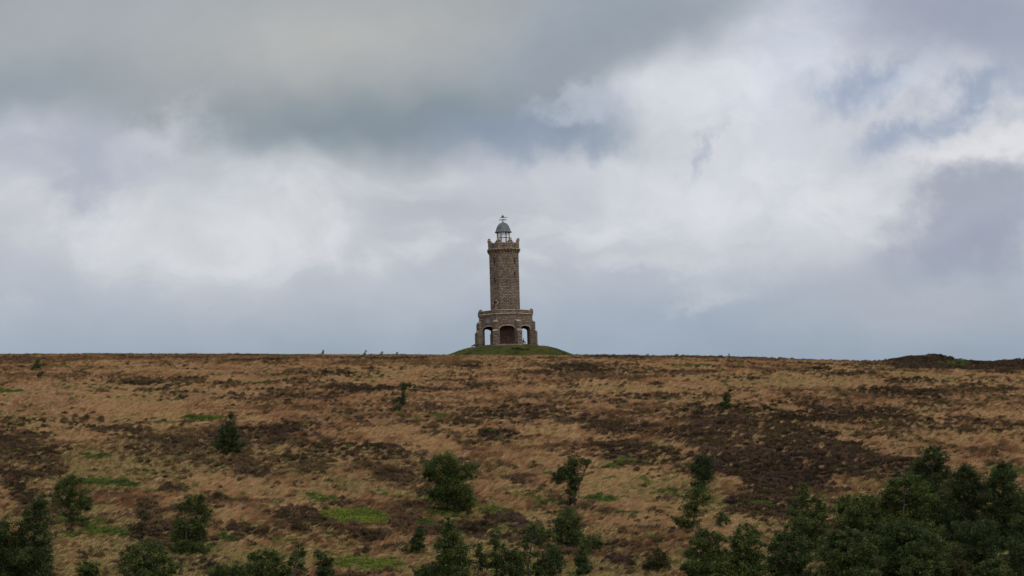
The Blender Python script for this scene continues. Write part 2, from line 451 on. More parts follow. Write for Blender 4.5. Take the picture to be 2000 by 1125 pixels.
def mat_ground():
    mt, nt, out = new_mat("moor_soil"); L = nt.links.new
    at = nd(nt, 'ShaderNodeAttribute', attribute_name='cover'); sp = nd(nt, 'ShaderNodeSeparateColor'); L(at.outputs['Color'], sp.inputs[0])
    geo = nd(nt, 'ShaderNodeNewGeometry')
    n1 = nd(nt, 'ShaderNodeTexNoise'); L(geo.outputs['Position'], n1.inputs['Vector']); n1.inputs['Scale'].default_value = .9; n1.inputs['Detail'].default_value = 8; n1.inputs['Roughness'].default_value = .65
    grass = rampn(nt, n1.outputs[0], [(.3, (.12, .066, .033)), (.5, (.22, .13, .066)), (.7, (.32, .20, .105))])
    heath = rampn(nt, n1.outputs[0], [(.3, (.035, .024, .015)), (.6, (.075, .05, .029)), (.75, (.12, .08, .045))])
    green = rampn(nt, n1.outputs[0], [(.3, (.025, .045, .010)), (.6, (.06, .095, .02))])
    c = mixn(nt, sp.outputs[2], grass, (.13, .11, .03))
    c = mixn(nt, sp.outputs[0], c, heath); c = mixn(nt, sp.outputs[1], c, green)
    b = nd(nt, 'ShaderNodeBsdfPrincipled'); L(c, b.inputs['Base Color']); b.inputs['Roughness'].default_value = 1; b.inputs['Specular IOR Level'].default_value = .1
    bp = nd(nt, 'ShaderNodeBump'); L(n1.outputs[0], bp.inputs['Height']); bp.inputs['Distance'].default_value = .5; L(bp.outputs[0], b.inputs['Normal'])
    L(b.outputs[0], out.inputs[0])
    return mt


def mat_plant(name, stops, jitter=.0, transl=.35, own=False, rough=.7, flower=None):
    """colour from the plant's own tint attribute (instancer) plus each blade's own value"""
    mt, nt, out = new_mat(name); L = nt.links.new
    a = nd(nt, 'ShaderNodeAttribute', attribute_name='tint', attribute_type='GEOMETRY' if own else 'INSTANCER')
    fac = a.outputs['Fac']
    if jitter:
        j = nd(nt, 'ShaderNodeAttribute', attribute_name='leaf', attribute_type='GEOMETRY')
        mm = nd(nt, 'ShaderNodeMath', operation='MULTIPLY_ADD'); L(j.outputs['Fac'], mm.inputs[0]); mm.inputs[1].default_value = jitter; mm.inputs[2].default_value = -jitter / 2
        ad = nd(nt, 'ShaderNodeMath', operation='ADD', use_clamp=True); L(fac, ad.inputs[0]); L(mm.outputs[0], ad.inputs[1]); fac = ad.outputs[0]
    c = rampn(nt, fac, stops)
    if flower:
        fl = nd(nt, 'ShaderNodeAttribute', attribute_name='tip', attribute_type='GEOMETRY')
        pu = nd(nt, 'ShaderNodeAttribute', attribute_name='bloom', attribute_type='INSTANCER')
        m2 = nd(nt, 'ShaderNodeMath', operation='MULTIPLY', use_clamp=True); L(fl.outputs['Fac'], m2.inputs[0]); L(pu.outputs['Fac'], m2.inputs[1])
        c = mixn(nt, m2.outputs[0], c, flower)
    d = nd(nt, 'ShaderNodeBsdfPrincipled'); L(c, d.inputs['Base Color']); d.inputs['Roughness'].default_value = rough; d.inputs['Specular IOR Level'].default_value = .10
    t = nd(nt, 'ShaderNodeBsdfTranslucent'); L(c, t.inputs[0])
    ms = nd(nt, 'ShaderNodeMixShader'); ms.inputs[0].default_value = transl; L(d.outputs[0], ms.inputs[1]); L(t.outputs[0], ms.inputs[2])
    L(ms.outputs[0], out.inputs[0])
    return mt


def mat_simple(name, c, rough=.8, metal=0, noise=0.0, scale=4.0, spec=.4):
    mt, nt, out = new_mat(name); L = nt.links.new
    b = nd(nt, 'ShaderNodeBsdfPrincipled'); b.inputs['Roughness'].default_value = rough; b.inputs['Metallic'].default_value = metal; b.inputs['Specular IOR Level'].default_value = spec
    if noise:
        tc = nd(nt, 'ShaderNodeTexCoord'); n = nd(nt, 'ShaderNodeTexNoise'); L(tc.outputs['Object'], n.inputs['Vector']); n.inputs['Scale'].default_value = scale; n.inputs['Detail'].default_value = 6
        cc = rampn(nt, n.outputs[0], [(.3, tuple(x * (1 - noise) for x in c)), (.7, tuple(min(1, x * (1 + noise)) for x in c))]); L(cc, b.inputs['Base Color'])
        bp = nd(nt, 'ShaderNodeBump'); L(n.outputs[0], bp.inputs['Height']); bp.inputs['Distance'].default_value = .03; L(bp.outputs[0], b.inputs['Normal'])
    else:
        b.inputs['Base Color'].default_value = (*c, 1)
    L(b.outputs[0], out.inputs[0])
    return mt


def mat_stone(name, c1, c2, mortar, bw=.78, rh=.33, ms=.022):
    mt, nt, out = new_mat(name); L = nt.links.new
    uv = nd(nt, 'ShaderNodeUVMap', uv_map='UVMap')
    n0 = nd(nt, 'ShaderNodeTexNoise'); L(uv.outputs[0], n0.inputs['Vector']); n0.inputs['Scale'].default_value = 1.3; n0.inputs['Detail'].default_value = 3
    wv = nd(nt, 'ShaderNodeVectorMath', operation='SCALE'); L(n0.outputs['Color'], wv.inputs[0]); wv.inputs['Scale'].default_value = .10
    av = nd(nt, 'ShaderNodeVectorMath', operation='ADD'); L(uv.outputs[0], av.inputs[0]); L(wv.outputs[0], av.inputs[1])
    br = nd(nt, 'ShaderNodeTexBrick'); L(av.outputs[0], br.inputs['Vector'])
    br.inputs['Scale'].default_value = 1.0; br.inputs['Brick Width'].default_value = bw; br.inputs['Row Height'].default_value = rh
    br.inputs['Mortar Size'].default_value = ms; br.inputs['Mortar Smooth'].default_value = .3; br.inputs['Bias'].default_value = -.1
    br.inputs['Color1'].default_value = (*c1, 1); br.inputs['Color2'].default_value = (*c2, 1); br.inputs['Mortar'].default_value = (*mortar, 1)
    br.squash = .8; br.squash_frequency = 3; br.offset_frequency = 2
    n1 = nd(nt, 'ShaderNodeTexNoise'); L(uv.outputs[0], n1.inputs['Vector']); n1.inputs['Scale'].default_value = .6; n1.inputs['Detail'].default_value = 9; n1.inputs['Roughness'].default_value = .7
    st = rampn(nt, n1.outputs[0], [(.32, (.55, .55, .56)), (.5, (1, 1, 1)), (.68, (1.25, 1.15, 1.05))])
    c = mixn(nt, .8, br.outputs[0], st, 'MULTIPLY')
    n2 = nd(nt, 'ShaderNodeTexNoise'); L(uv.outputs[0], n2.inputs['Vector']); n2.inputs['Scale'].default_value = 5; n2.inputs['Detail'].default_value = 6
    c = mixn(nt, .6, c, rampn(nt, n2.outputs[0], [(.35, (.6, .58, .56)), (.65, (1.3, 1.28, 1.25))]), 'MULTIPLY')
    b = nd(nt, 'ShaderNodeBsdfPrincipled'); L(c, b.inputs['Base Color']); b.inputs['Roughness'].default_value = .95; b.inputs['Specular IOR Level'].default_value = .15
    hm = nd(nt, 'ShaderNodeMath', operation='SUBTRACT'); L(n2.outputs[0], hm.inputs[0]); L(br.outputs['Fac'], hm.inputs[1])
    bp = nd(nt, 'ShaderNodeBump'); L(hm.outputs[0], bp.inputs['Height']); bp.inputs['Distance'].default_value = .06; bp.inputs['Strength'].default_value = .9; L(bp.outputs[0], b.inputs['Normal'])
    L(b.outputs[0], out.inputs[0])
    return mt


# ------------------------------------------------------------------ scattered ground plants (stuff)
def ribbons(n, root_r, length, width, lean, spread, seed, tipw=.15):
    r = np.random.default_rng(seed)
    V = []; Fc = []; sz = []; leaf = []
    for k in range(n):
        a = r.uniform(0, 2 * math.pi); rr = root_r * math.sqrt(r.uniform())
        p = np.array([math.cos(a) * rr, math.sin(a) * rr, -.05])
        l = length * r.uniform(.55, 1.15); w = width * r.uniform(.7, 1.3)
        d = np.array([r.normal(0, spread) + .5 * lean, r.normal(0, spread), 1.0]); d /= np.linalg.norm(d)
        bend = lean * r.uniform(.7, 1.5)
        yaw = r.uniform(-.6, .6); sdv = np.array([math.cos(yaw), math.sin(yaw), 0.])
        sdv = np.array([0.3 * math.cos(yaw), math.sin(yaw), 0]) if r.uniform() < .25 else sdv
        i0 = len(V); segs = 3; lf = r.uniform()
        for s in range(segs + 1):
            ww = w * (1 - (1 - tipw) * (s / segs) ** 1.3)
            perp = np.cross(d, np.array([0, -1., 0])); perp = perp / (np.linalg.norm(perp) + 1e-6)
            pv = perp * .75 + sdv * .35
            V += [p - pv * ww / 2, p + pv * ww / 2]; leaf += [lf, lf]
            p = p + d * l / segs
            d = d + np.array([bend, r.normal(0, .08), -.38 * abs(bend)]) * .5; d /= np.linalg.norm(d)
        for s in range(segs):
            Fc += [i0 + 2 * s, i0 + 2 * s + 1, i0 + 2 * s + 3, i0 + 2 * s + 2]; sz.append(4)
    return V, Fc, sz, leaf


def finish_proto(name, V, Fc, sz, leaf, mat, tip=None):
    me = np_mesh(name, V, Fc, sz)
    a = me.attributes.new('leaf', 'FLOAT', 'POINT'); a.data.foreach_set('value', np.asarray(leaf, np.float32))
    if tip is not None:
        a = me.attributes.new('tip', 'FLOAT', 'POINT'); a.data.foreach_set('value', np.asarray(tip, np.float32))
    me.materials.append(mat)
    return bpy.data.objects.new(name, me)


def dome_clump(n, rx, rz, size, seed, spiky, lean=.25):
    """a cushion of many small sprigs spread through a dome"""
    r = np.random.default_rng(seed)
    V = []; Fc = []; sz = []; leaf = []; tip = []
    for k in range(n):
        a = r.uniform(0, 2 * math.pi); cz = r.uniform(0, 1) ** .8; sn = math.sqrt(1 - cz * cz)
        k2 = r.uniform(.55, 1.0)
        lump = 1 + .25 * math.sin(3 * a + seed) + .15 * math.sin(7 * a + 2 * seed)
        p = np.array([math.cos(a) * sn * rx * k2 * lump + lean * rz * cz, math.sin(a) * sn * rx * k2 * lump, cz * rz * k2 * (1 + .2 * math.sin(5 * a))])
        nrm = np.array([math.cos(a) * sn, math.sin(a) * sn, cz + (.6 if spiky else .1)]) + r.normal(0, .35, 3); nrm /= np.linalg.norm(nrm)
        t = np.cross(nrm, r.normal(0, 1, 3)); t /= np.linalg.norm(t); b = np.cross(nrm, t)
        s = size * r.uniform(.6, 1.4); i0 = len(V); lf = r.uniform()
        if spiky:
            for ax in (t, b):
                i0 = len(V)
                V += [p - nrm * s * .6 - ax * s * .18, p - nrm * s * .6 + ax * s * .18, p + nrm * s * .3 + ax * s * .22, p + nrm * s, p + nrm * s * .3 - ax * s * .22]
                Fc += [i0, i0 + 1, i0 + 2, i0 + 3, i0 + 4]; sz.append(5); leaf += [lf] * 5; tip += [0, 0, 1, 1, 1]
        else:
            V += [p - t * s * .5, p - b * s * .3 + nrm * s * .1, p + t * s * .5, p + b * s * .3 + nrm * s * .1]
            Fc += [i0, i0 + 1, i0 + 2, i0 + 3]; sz.append(4); leaf += [lf] * 4; tip += [0] * 4
    return V, Fc, sz, leaf, tip


def scatter(name, P, rot, scl, tint, idx, protos, label, cat, bloom=None):
    n = len(P)
    me = bpy.data.meshes.new(name); me.vertices.add(n); me.vertices.foreach_set('co', np.asarray(P, np.float32).ravel())

    def att(nm, ty, key, data, dt=np.float32):
        a = me.attributes.new(nm, ty, 'POINT'); a.data.foreach_set(key, np.asarray(data, dt).ravel())
    att('rot', 'FLOAT_VECTOR', 'vector', rot); att('scl', 'FLOAT_VECTOR', 'vector', scl); att('tint', 'FLOAT', 'value', tint)
    att('idx', 'INT', 'value', idx, np.int32)
    if bloom is not None: att('bloom', 'FLOAT', 'value', bloom)
    me.update()
    o = link(name, me)
    for pr in protos: me.materials.append(pr.data.materials[0]); break
    ng = bpy.data.node_groups.new(name + "_scatter", 'GeometryNodeTree')
    ng.interface.new_socket('Geometry', in_out='INPUT', socket_type='NodeSocketGeometry'); ng.interface.new_socket('Geometry', in_out='OUTPUT', socket_type='NodeSocketGeometry')
    N = ng.nodes.new; L = ng.links.new
    gi, go = N('NodeGroupInput'), N('NodeGroupOutput'); ip = N('GeometryNodeInstanceOnPoints'); jn = N('GeometryNodeJoinGeometry')
    for pr in protos:
        oi = N('GeometryNodeObjectInfo'); oi.inputs['Object'].default_value = pr; oi.inputs['As Instance'].default_value = False
        gt = N('GeometryNodeGeometryToInstance'); L(oi.outputs['Geometry'], gt.inputs[0]); L(gt.outputs[0], jn.inputs[0])

    def na(nm, ty):
        x = N('GeometryNodeInputNamedAttribute'); x.data_type = ty; x.inputs['Name'].default_value = nm; return x.outputs['Attribute']
    L(gi.outputs[0], ip.inputs['Points']); L(jn.outputs[0], ip.inputs['Instance']); ip.inputs['Pick Instance'].default_value = True
    L(na('idx', 'INT'), ip.inputs['Instance Index'])
    er = N('FunctionNodeEulerToRotation'); L(na('rot', 'FLOAT_VECTOR'), er.inputs[0]); L(er.outputs[0], ip.inputs['Rotation'])
    L(na('scl', 'FLOAT_VECTOR'), ip.inputs['Scale']); L(ip.outputs[0], go.inputs[0])
    md = o.modifiers.new('scatter', 'NODES'); md.node_group = ng
    tag(o, label, cat, kind='stuff')
    return o


def build_cover():
    # jittered candidate points over the slope the photograph shows, plus margins
    def cand(y0, y1, sp):
        xm = .185 * y1 + 48
        gx, gy = np.meshgrid(np.arange(-xm, xm, sp), np.arange(y0, y1, sp))
        x = gx.ravel() + rng.uniform(-.55, .55, gx.size) * sp; y = gy.ravel() + rng.uniform(-.55, .55, gx.size) * sp
        k = np.abs(x) < .185 * y + 48
        return x[k], y[k]
    parts = [cand(212, 300, .60), cand(300, 400, .66), cand(400, 500, .74), cand(500, 600, .72)]
    x = np.concatenate([p[0] for p in parts]); y = np.concatenate([p[1] for p in parts]); z = H(x, y)
    px, py, wh, wg, pu, ol, onm = cover(x, y, z)
    rt = np.sqrt((x - TX) ** 2 + (y - YT) ** 2)
    n = len(x)
    e = rng.normal(0, .26, n) + .7 * fbm(x / 1.7, y / 2.2, 79, 2)
    isg = (wg + e > .55) & ~onm
    e2 = rng.normal(0, .27, n) + 1.0 * fbm(x / 1.8, y / 2.4, 77, 2)
    ish = (wh + e2 > .42) & ~isg & ~onm
    spr = rng.uniform(0, 1, n)
    thin = (spr < .10) & ~onm & ~isg & ~ish & (wh > -.35)     # lone dark heather tufts in the grass
    ish = ish | (thin & (fbm(x / 6, y / 8, 91, 3) > -.02))
    ish = ish & (rng.uniform(0, 1, n) > .07)
    isgr = ~isg & ~ish & ~onm
    far = sstep(y, 300, 540)
    P = np.stack([x, y, z], -1)

    # --- purple moor grass
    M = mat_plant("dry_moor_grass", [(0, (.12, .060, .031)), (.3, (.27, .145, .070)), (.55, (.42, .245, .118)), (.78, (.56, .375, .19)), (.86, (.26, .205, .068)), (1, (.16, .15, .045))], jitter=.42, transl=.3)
    protos = []
    for k in range(6):
        V, Fc, sz, lf = ribbons(24, .28, .80, .050, .75 + .12 * k, .30, 100 + k)
        protos.append(finish_proto("grass_tuft", V, Fc, sz, lf, M))
    k = isgr
    m_ = k.sum(); xx, yy = x[k], y[k]
    straw = ell(straw_el, px[k], py[k], fbm(xx / 9, yy / 12, 88, 3) * 2); rust = ell(rust_el, px[k], py[k], fbm(xx / 9, yy / 12, 89, 3) * 2)
    tint = np.clip(.42 + fbm(xx / 14, yy / 20, 81, 4) * .95 + fbm(xx / 2.2, yy / 3, 83, 2) * .7 + fbm((2.6 * xx + yy) / 2.79 / 3.5, (xx - 2.6 * yy) / 2.79 / 26, 141, 4) * .75 * sstep(py[k], 760, 860) + .24 * straw - .22 * rust - .17 * sstep(py[k], 840, 1050) + rng.normal(0, .09, m_), .03, .80)  # tint drops down the near slope: redder grass plus cloud shade put into colour
    olv = ol[k] * 1.0 + .22 * ell([(300, 870, 360, 50, 1), (620, 960, 160, 30, .8), (1320, 960, 80, 30, .8), (230, 1050, 140, 30, .8)], px[k], py[k], fbm(xx / 6, yy / 8, 133, 3) * 2) + rng.normal(0, .13, m_) - .3 * straw
    tint = np.where(olv > .42, rng.uniform(.83, .93, m_), tint)
    wind = fbm(xx / 12, yy / 18, 85, 2) * 1.2
    rot = np.stack([rng.normal(0, .12, m_), rng.normal(0, .12, m_), wind + rng.normal(0, .35, m_)], -1)
    s = rng.uniform(.55, 1.15, m_) * (1 - .12 * far[k]); s = s * (1 + .5 * fbm(xx / 6, yy / 8, 87, 2))
    s = np.where(yy > 540, s * .6, s)
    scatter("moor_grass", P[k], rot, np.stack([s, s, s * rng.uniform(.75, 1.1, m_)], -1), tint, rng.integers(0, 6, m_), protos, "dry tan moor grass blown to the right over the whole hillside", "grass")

    # --- heather
    M = mat_plant("heather", [(0, (.034, .029, .015)), (.3, (.080, .054, .029)), (.55, (.125, .080, .045)), (.78, (.15, .105, .047)), (1, (.22, .15, .068))], jitter=.6, transl=.15, flower=(.21, .115, .13))
    protos = []
    for k in range(5):
        V, Fc, sz, lf, tp = dome_clump(85, .50, .36, .135, 200 + k, True)
        protos.append(finish_proto("heather_clump", V, Fc, sz, lf, M, tp))
    k = ish; m_ = k.sum(); xx, yy = x[k], y[k]
    tint = np.clip(.74 - .42 * sstep(wh[k], .2, .9) + fbm(xx / 8, yy / 10, 95, 3) * .8 + rng.normal(0, .17, m_), 0, 1)
    bloom = np.clip(-.02 + fbm(xx / 4, yy / 5, 97, 3) * .9 + np.where(pu[k] > .6, pu[k] * .9, pu[k] * .25) + rng.normal(0, .16, m_), 0, 1)
    s = rng.uniform(.6, 1.15, m_) * (1 + .8 * fbm(xx / 4, yy / 4, 99, 2))
    rot = np.stack([rng.normal(0, .15, m_), rng.normal(0, .15, m_), rng.uniform(-1, 1, m_)], -1)
    big = np.where(yy > 535, np.where(px[k] > 1735, 1.05, np.where(px[k] > 1130, .85, .5)), 1.0)
    s = s * big
    scatter("heather", P[k], rot, np.stack([s, s, s * rng.uniform(.7, 1.35, m_)], -1), tint, rng.integers(0, 5, m_), protos, "dark brown heather with dull purple bloom in patches across the slope", "heather", bloom)

    # --- bilberry and fresh green patches
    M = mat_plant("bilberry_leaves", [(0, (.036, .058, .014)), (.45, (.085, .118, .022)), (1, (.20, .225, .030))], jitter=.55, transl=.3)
    protos = []
    for k in range(4):
        V, Fc, sz, lf, tp = dome_clump(110, .52, .30, .13, 300 + k, False)
        protos.append(finish_proto("bilberry_clump", V, Fc, sz, lf, M))
    k = isg; m_ = k.sum(); xx, yy = x[k], y[k]
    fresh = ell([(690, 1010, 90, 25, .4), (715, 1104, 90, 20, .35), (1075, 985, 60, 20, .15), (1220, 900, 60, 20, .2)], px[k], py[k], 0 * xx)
    fresh = fresh - .5 * ell([(1860, 1050, 200, 60, 1.), (1700, 1090, 180, 40, 1), (1440, 1100, 140, 30, 1), (40, 1090, 90, 40, 1)], px[k], py[k], 0 * xx)  # undergrowth below the thicket and left trees: their shade put into the leaf tint
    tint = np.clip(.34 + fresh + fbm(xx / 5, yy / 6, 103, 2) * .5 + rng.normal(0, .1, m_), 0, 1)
    s = rng.uniform(.7, 1.2, m_)
    rot = np.stack([rng.normal(0, .12, m_), rng.normal(0, .12, m_), rng.uniform(-3, 3, m_)], -1)
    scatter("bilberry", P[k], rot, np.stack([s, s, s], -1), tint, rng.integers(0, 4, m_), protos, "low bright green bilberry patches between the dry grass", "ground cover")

    # --- short turf of the mound
    M = mat_plant("green_turf", [(0, (.045, .058, .018)), (.45, (.115, .130, .040)), (.75, (.15, .145, .05)), (1, (.24, .17, .08))], jitter=.5, transl=.25)
    protos = []
    for k in range(4):
        V, Fc, sz, lf = ribbons(26, .25, .30, .03, .45, .35, 400 + k)
        protos.append(finish_proto("turf_tuft", V, Fc, sz, lf, M))
    ang = rng.uniform(0, 2 * math.pi, 13000); rr = 7.05 + 7.6 * rng.uniform(0, 1, 13000) ** .7
    xx = TX + np.cos(ang) * rr; yy = YT + np.sin(ang) * rr; kk = yy < YT + 6; xx, yy = xx[kk], yy[kk]; m_ = len(xx)
    tint = np.clip(.45 + fbm(xx / 3, yy / 3, 111, 3) * 1.2 + rng.normal(0, .1, m_), 0, 1)
    s = rng.uniform(.6, 1.1, m_)
    scatter("mound_turf", np.stack([xx, yy, H(xx, yy)], -1), np.stack([0 * s, 0 * s, rng.uniform(-1, 1, m_)], -1), np.stack([s, s, s], -1), tint, rng.integers(0, 4, m_), protos, "short green grass covering the mound under the tower", "grass")


build_ground()
build_cover()
# ------------------------------------------------------------------ tower
def auto_uv(me):
    uvl = me.uv_layers.new(name='UVMap') if 'UVMap' not in me.uv_layers else me.uv_layers['UVMap']
    for p in me.polygons:
        n = p.normal
        if abs(n.z) > .8: t1, t2 = Vector((1, 0, 0)), Vector((0, 1, 0))
        else:
            t1 = Vector((-n.y, n.x, 0)).normalized(); t2 = Vector((0, 0, 1))
        for li in p.loop_indices:
            co = me.vertices[me.loops[li].vertex_index].co
            uvl.data[li].uv = (co.dot(t1) + 40, co.dot(t2) + 40)


def bm_obj(name, bm, mat, parent, loc=(0, 0, 0), smooth=False):
    bmesh.ops.recalc_face_normals(bm, faces=bm.faces)
    me = bpy.data.meshes.new(name); bm.to_mesh(me); bm.free(); auto_uv(me)
    if smooth:
        for p in me.polygons: p.use_smooth = True
    return link(name, me, mat, parent, loc)


def box(bm, c, ax, ay, az, sx, sy, sz):
    vs = []
    for i in (-1, 1):
        for j in (-1, 1):
            for k in (-1, 1):
                vs.append(bm.verts.new(Vector(c) + Vector(ax) * (i * sx / 2) + Vector(ay) * (j * sy / 2) + Vector(az) * (k * sz / 2)))
    for f in ((0, 1, 3, 2), (4, 6, 7, 5), (0, 4, 5, 1), (2, 3, 7, 6), (0, 2, 6, 4), (1, 5, 7, 3)):
        bm.faces.new([vs[i] for i in f])


def prism(bm, pts2, o, ax, ay, d):
    """polygon pts2 in axes ax, ay from origin o, extruded along d"""
    a = [bm.verts.new(Vector(o) + Vector(ax) * p[0] + Vector(ay) * p[1]) for p in pts2]
    b = [bm.verts.new(v.co + Vector(d)) for v in a]
    n = len(a)
    bm.faces.new(a); bm.faces.new(b[::-1])
    for i in range(n): bm.faces.new((a[i], b[i], b[(i + 1) % n], a[(i + 1) % n]))


def fr(k, half=False):
    th = rad(45 * k + (22.5 if half else 0))
    return Vector((math.sin(th), -math.cos(th), 0)), Vector((math.cos(th), math.sin(th), 0))    # outward, along


def octo_ring(bm, prof, close=True):
    """sweep a profile [(R vertex radius, z)] round the octagon"""
    rings = []
    for (r, z) in prof:
        rings.append([bm.verts.new(fr(k, True)[0] * r + Vector((0, 0, z))) for k in range(8)])
    n = len(prof)
    for i in range(n if close else n - 1):
        a, b = rings[i], rings[(i + 1) % n]
        for k in range(8): bm.faces.new((a[k], a[(k + 1) % 8], b[(k + 1) % 8], b[k]))
    return rings


def lathe(bm, prof, seg=16):
    rings = []
    for (r, z) in prof:
        rings.append([bm.verts.new((max(r, .001) * math.cos(2 * math.pi * i / seg), max(r, .001) * math.sin(2 * math.pi * i / seg), z)) for i in range(seg)])
    for a, b in zip(rings, rings[1:]):
        for i in range(seg): bm.faces.new((a[i], a[(i + 1) % seg], b[(i + 1) % seg], b[i]))
    bm.faces.new(rings[0][::-1]); bm.faces.new(rings[-1])


C225 = math.cos(rad(22.5)); T225 = math.tan(rad(22.5))
STONE = mat_stone("gritstone_blocks", (.250, .195, .148), (.132, .103, .081), (.038, .031, .027), ms=.045)
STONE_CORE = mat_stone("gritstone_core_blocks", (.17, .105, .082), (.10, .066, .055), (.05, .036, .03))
TRIM = mat_simple("gritstone_dressed", (.30, .235, .18), .95, noise=.45, scale=2.5, spec=.15)
PALE = mat_simple("pale_coping_stone", (.31, .245, .185), .95, noise=.5, scale=2.0, spec=.15)
TRIM2 = mat_simple("weathered_gritstone_slab", (.24, .183, .14), .95, noise=.5, scale=2.5, spec=.15)
DARKIN = mat_simple("dark_window_void", (.012, .011, .011), .9)
COPPER = mat_simple("weathered_green_copper", (.085, .106, .104), .6, 0.0, noise=.25, scale=1.6)
IRON = mat_simple("black_painted_iron", (.018, .020, .026), .5)
WOOD = mat_simple("orange_brown_wood", (.34, .17, .06), .75, noise=.3, scale=3)
SLATE = mat_simple("grey_blue_plaque", (.17, .18, .20), .6, noise=.25, scale=6)
LEAD = mat_simple("weathered_grey_boarding", (.22, .22, .22), .8, noise=.3, scale=8)


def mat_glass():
    mt, nt, out = new_mat("white_reflection_lantern_glass"); L = nt.links.new
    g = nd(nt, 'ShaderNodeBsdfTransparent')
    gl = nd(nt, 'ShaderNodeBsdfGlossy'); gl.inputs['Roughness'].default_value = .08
    t = nd(nt, 'ShaderNodeBsdfDiffuse'); t.inputs[0].default_value = (.9, .92, .94, 1)  # diffuse white put in for the sky reflected by the clear panes
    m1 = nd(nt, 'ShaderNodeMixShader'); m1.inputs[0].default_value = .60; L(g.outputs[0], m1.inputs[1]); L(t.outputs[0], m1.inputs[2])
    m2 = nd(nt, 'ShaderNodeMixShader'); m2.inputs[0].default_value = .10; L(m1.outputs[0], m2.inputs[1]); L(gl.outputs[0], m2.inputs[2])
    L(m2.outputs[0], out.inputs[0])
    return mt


TOWER_ROT = rad(3.1)
tower = empty("stone_tower", (TX, YT, TZ), TOWER_ROT)
tag(tower, "octagonal brown stone lookout tower with green dome on an arcaded base on the mound", "tower")


def wall_panel(bm, k, apo, t, z0, z1, holes, half_w=None):
    """one flat face of an octagonal wall with rectangular holes, with reveals; holes: (u, zc, w, h)"""
    n, a = fr(k); hw = apo * T225
    us = sorted(set([-hw, hw] + [h[0] - h[2] / 2 for h in holes] + [h[0] + h[2] / 2 for h in holes]))
    zs = sorted(set([z0, z1] + [h[1] - h[3] / 2 for h in holes] + [h[1] + h[3] / 2 for h in holes]))
    def P(u, z, d=0): return n * (apo - d) + a * u + Vector((0, 0, z))
    for i in range(len(us) - 1):
        for j in range(len(zs) - 1):
            uc, zc = (us[i] + us[i + 1]) / 2, (zs[j] + zs[j + 1]) / 2
            if any(abs(uc - h[0]) < h[2] / 2 and abs(zc - h[1]) < h[3] / 2 for h in holes): continue
            bm.faces.new([bm.verts.new(P(*q)) for q in ((us[i], zs[j]), (us[i + 1], zs[j]), (us[i + 1], zs[j + 1]), (us[i], zs[j + 1]))])
    for (u, zc, w, h) in holes:
        c = [(u - w / 2, zc - h / 2), (u + w / 2, zc - h / 2), (u + w / 2, zc + h / 2), (u - w / 2, zc + h / 2)]
        for i in range(4):
            p, q = c[i], c[(i + 1) % 4]
            bm.faces.new([bm.verts.new(P(*p)), bm.verts.new(P(*q)), bm.verts.new(P(*q, t)), bm.verts.new(P(*p, t))])


def raw_obj(name, bm, mat, parent):
    """keeps face winding as built (open shells)"""
    me = bpy.data.meshes.new(name); bm.normal_update(); bm.to_mesh(me); bm.free(); auto_uv(me)
    return link(name, me, mat, parent)


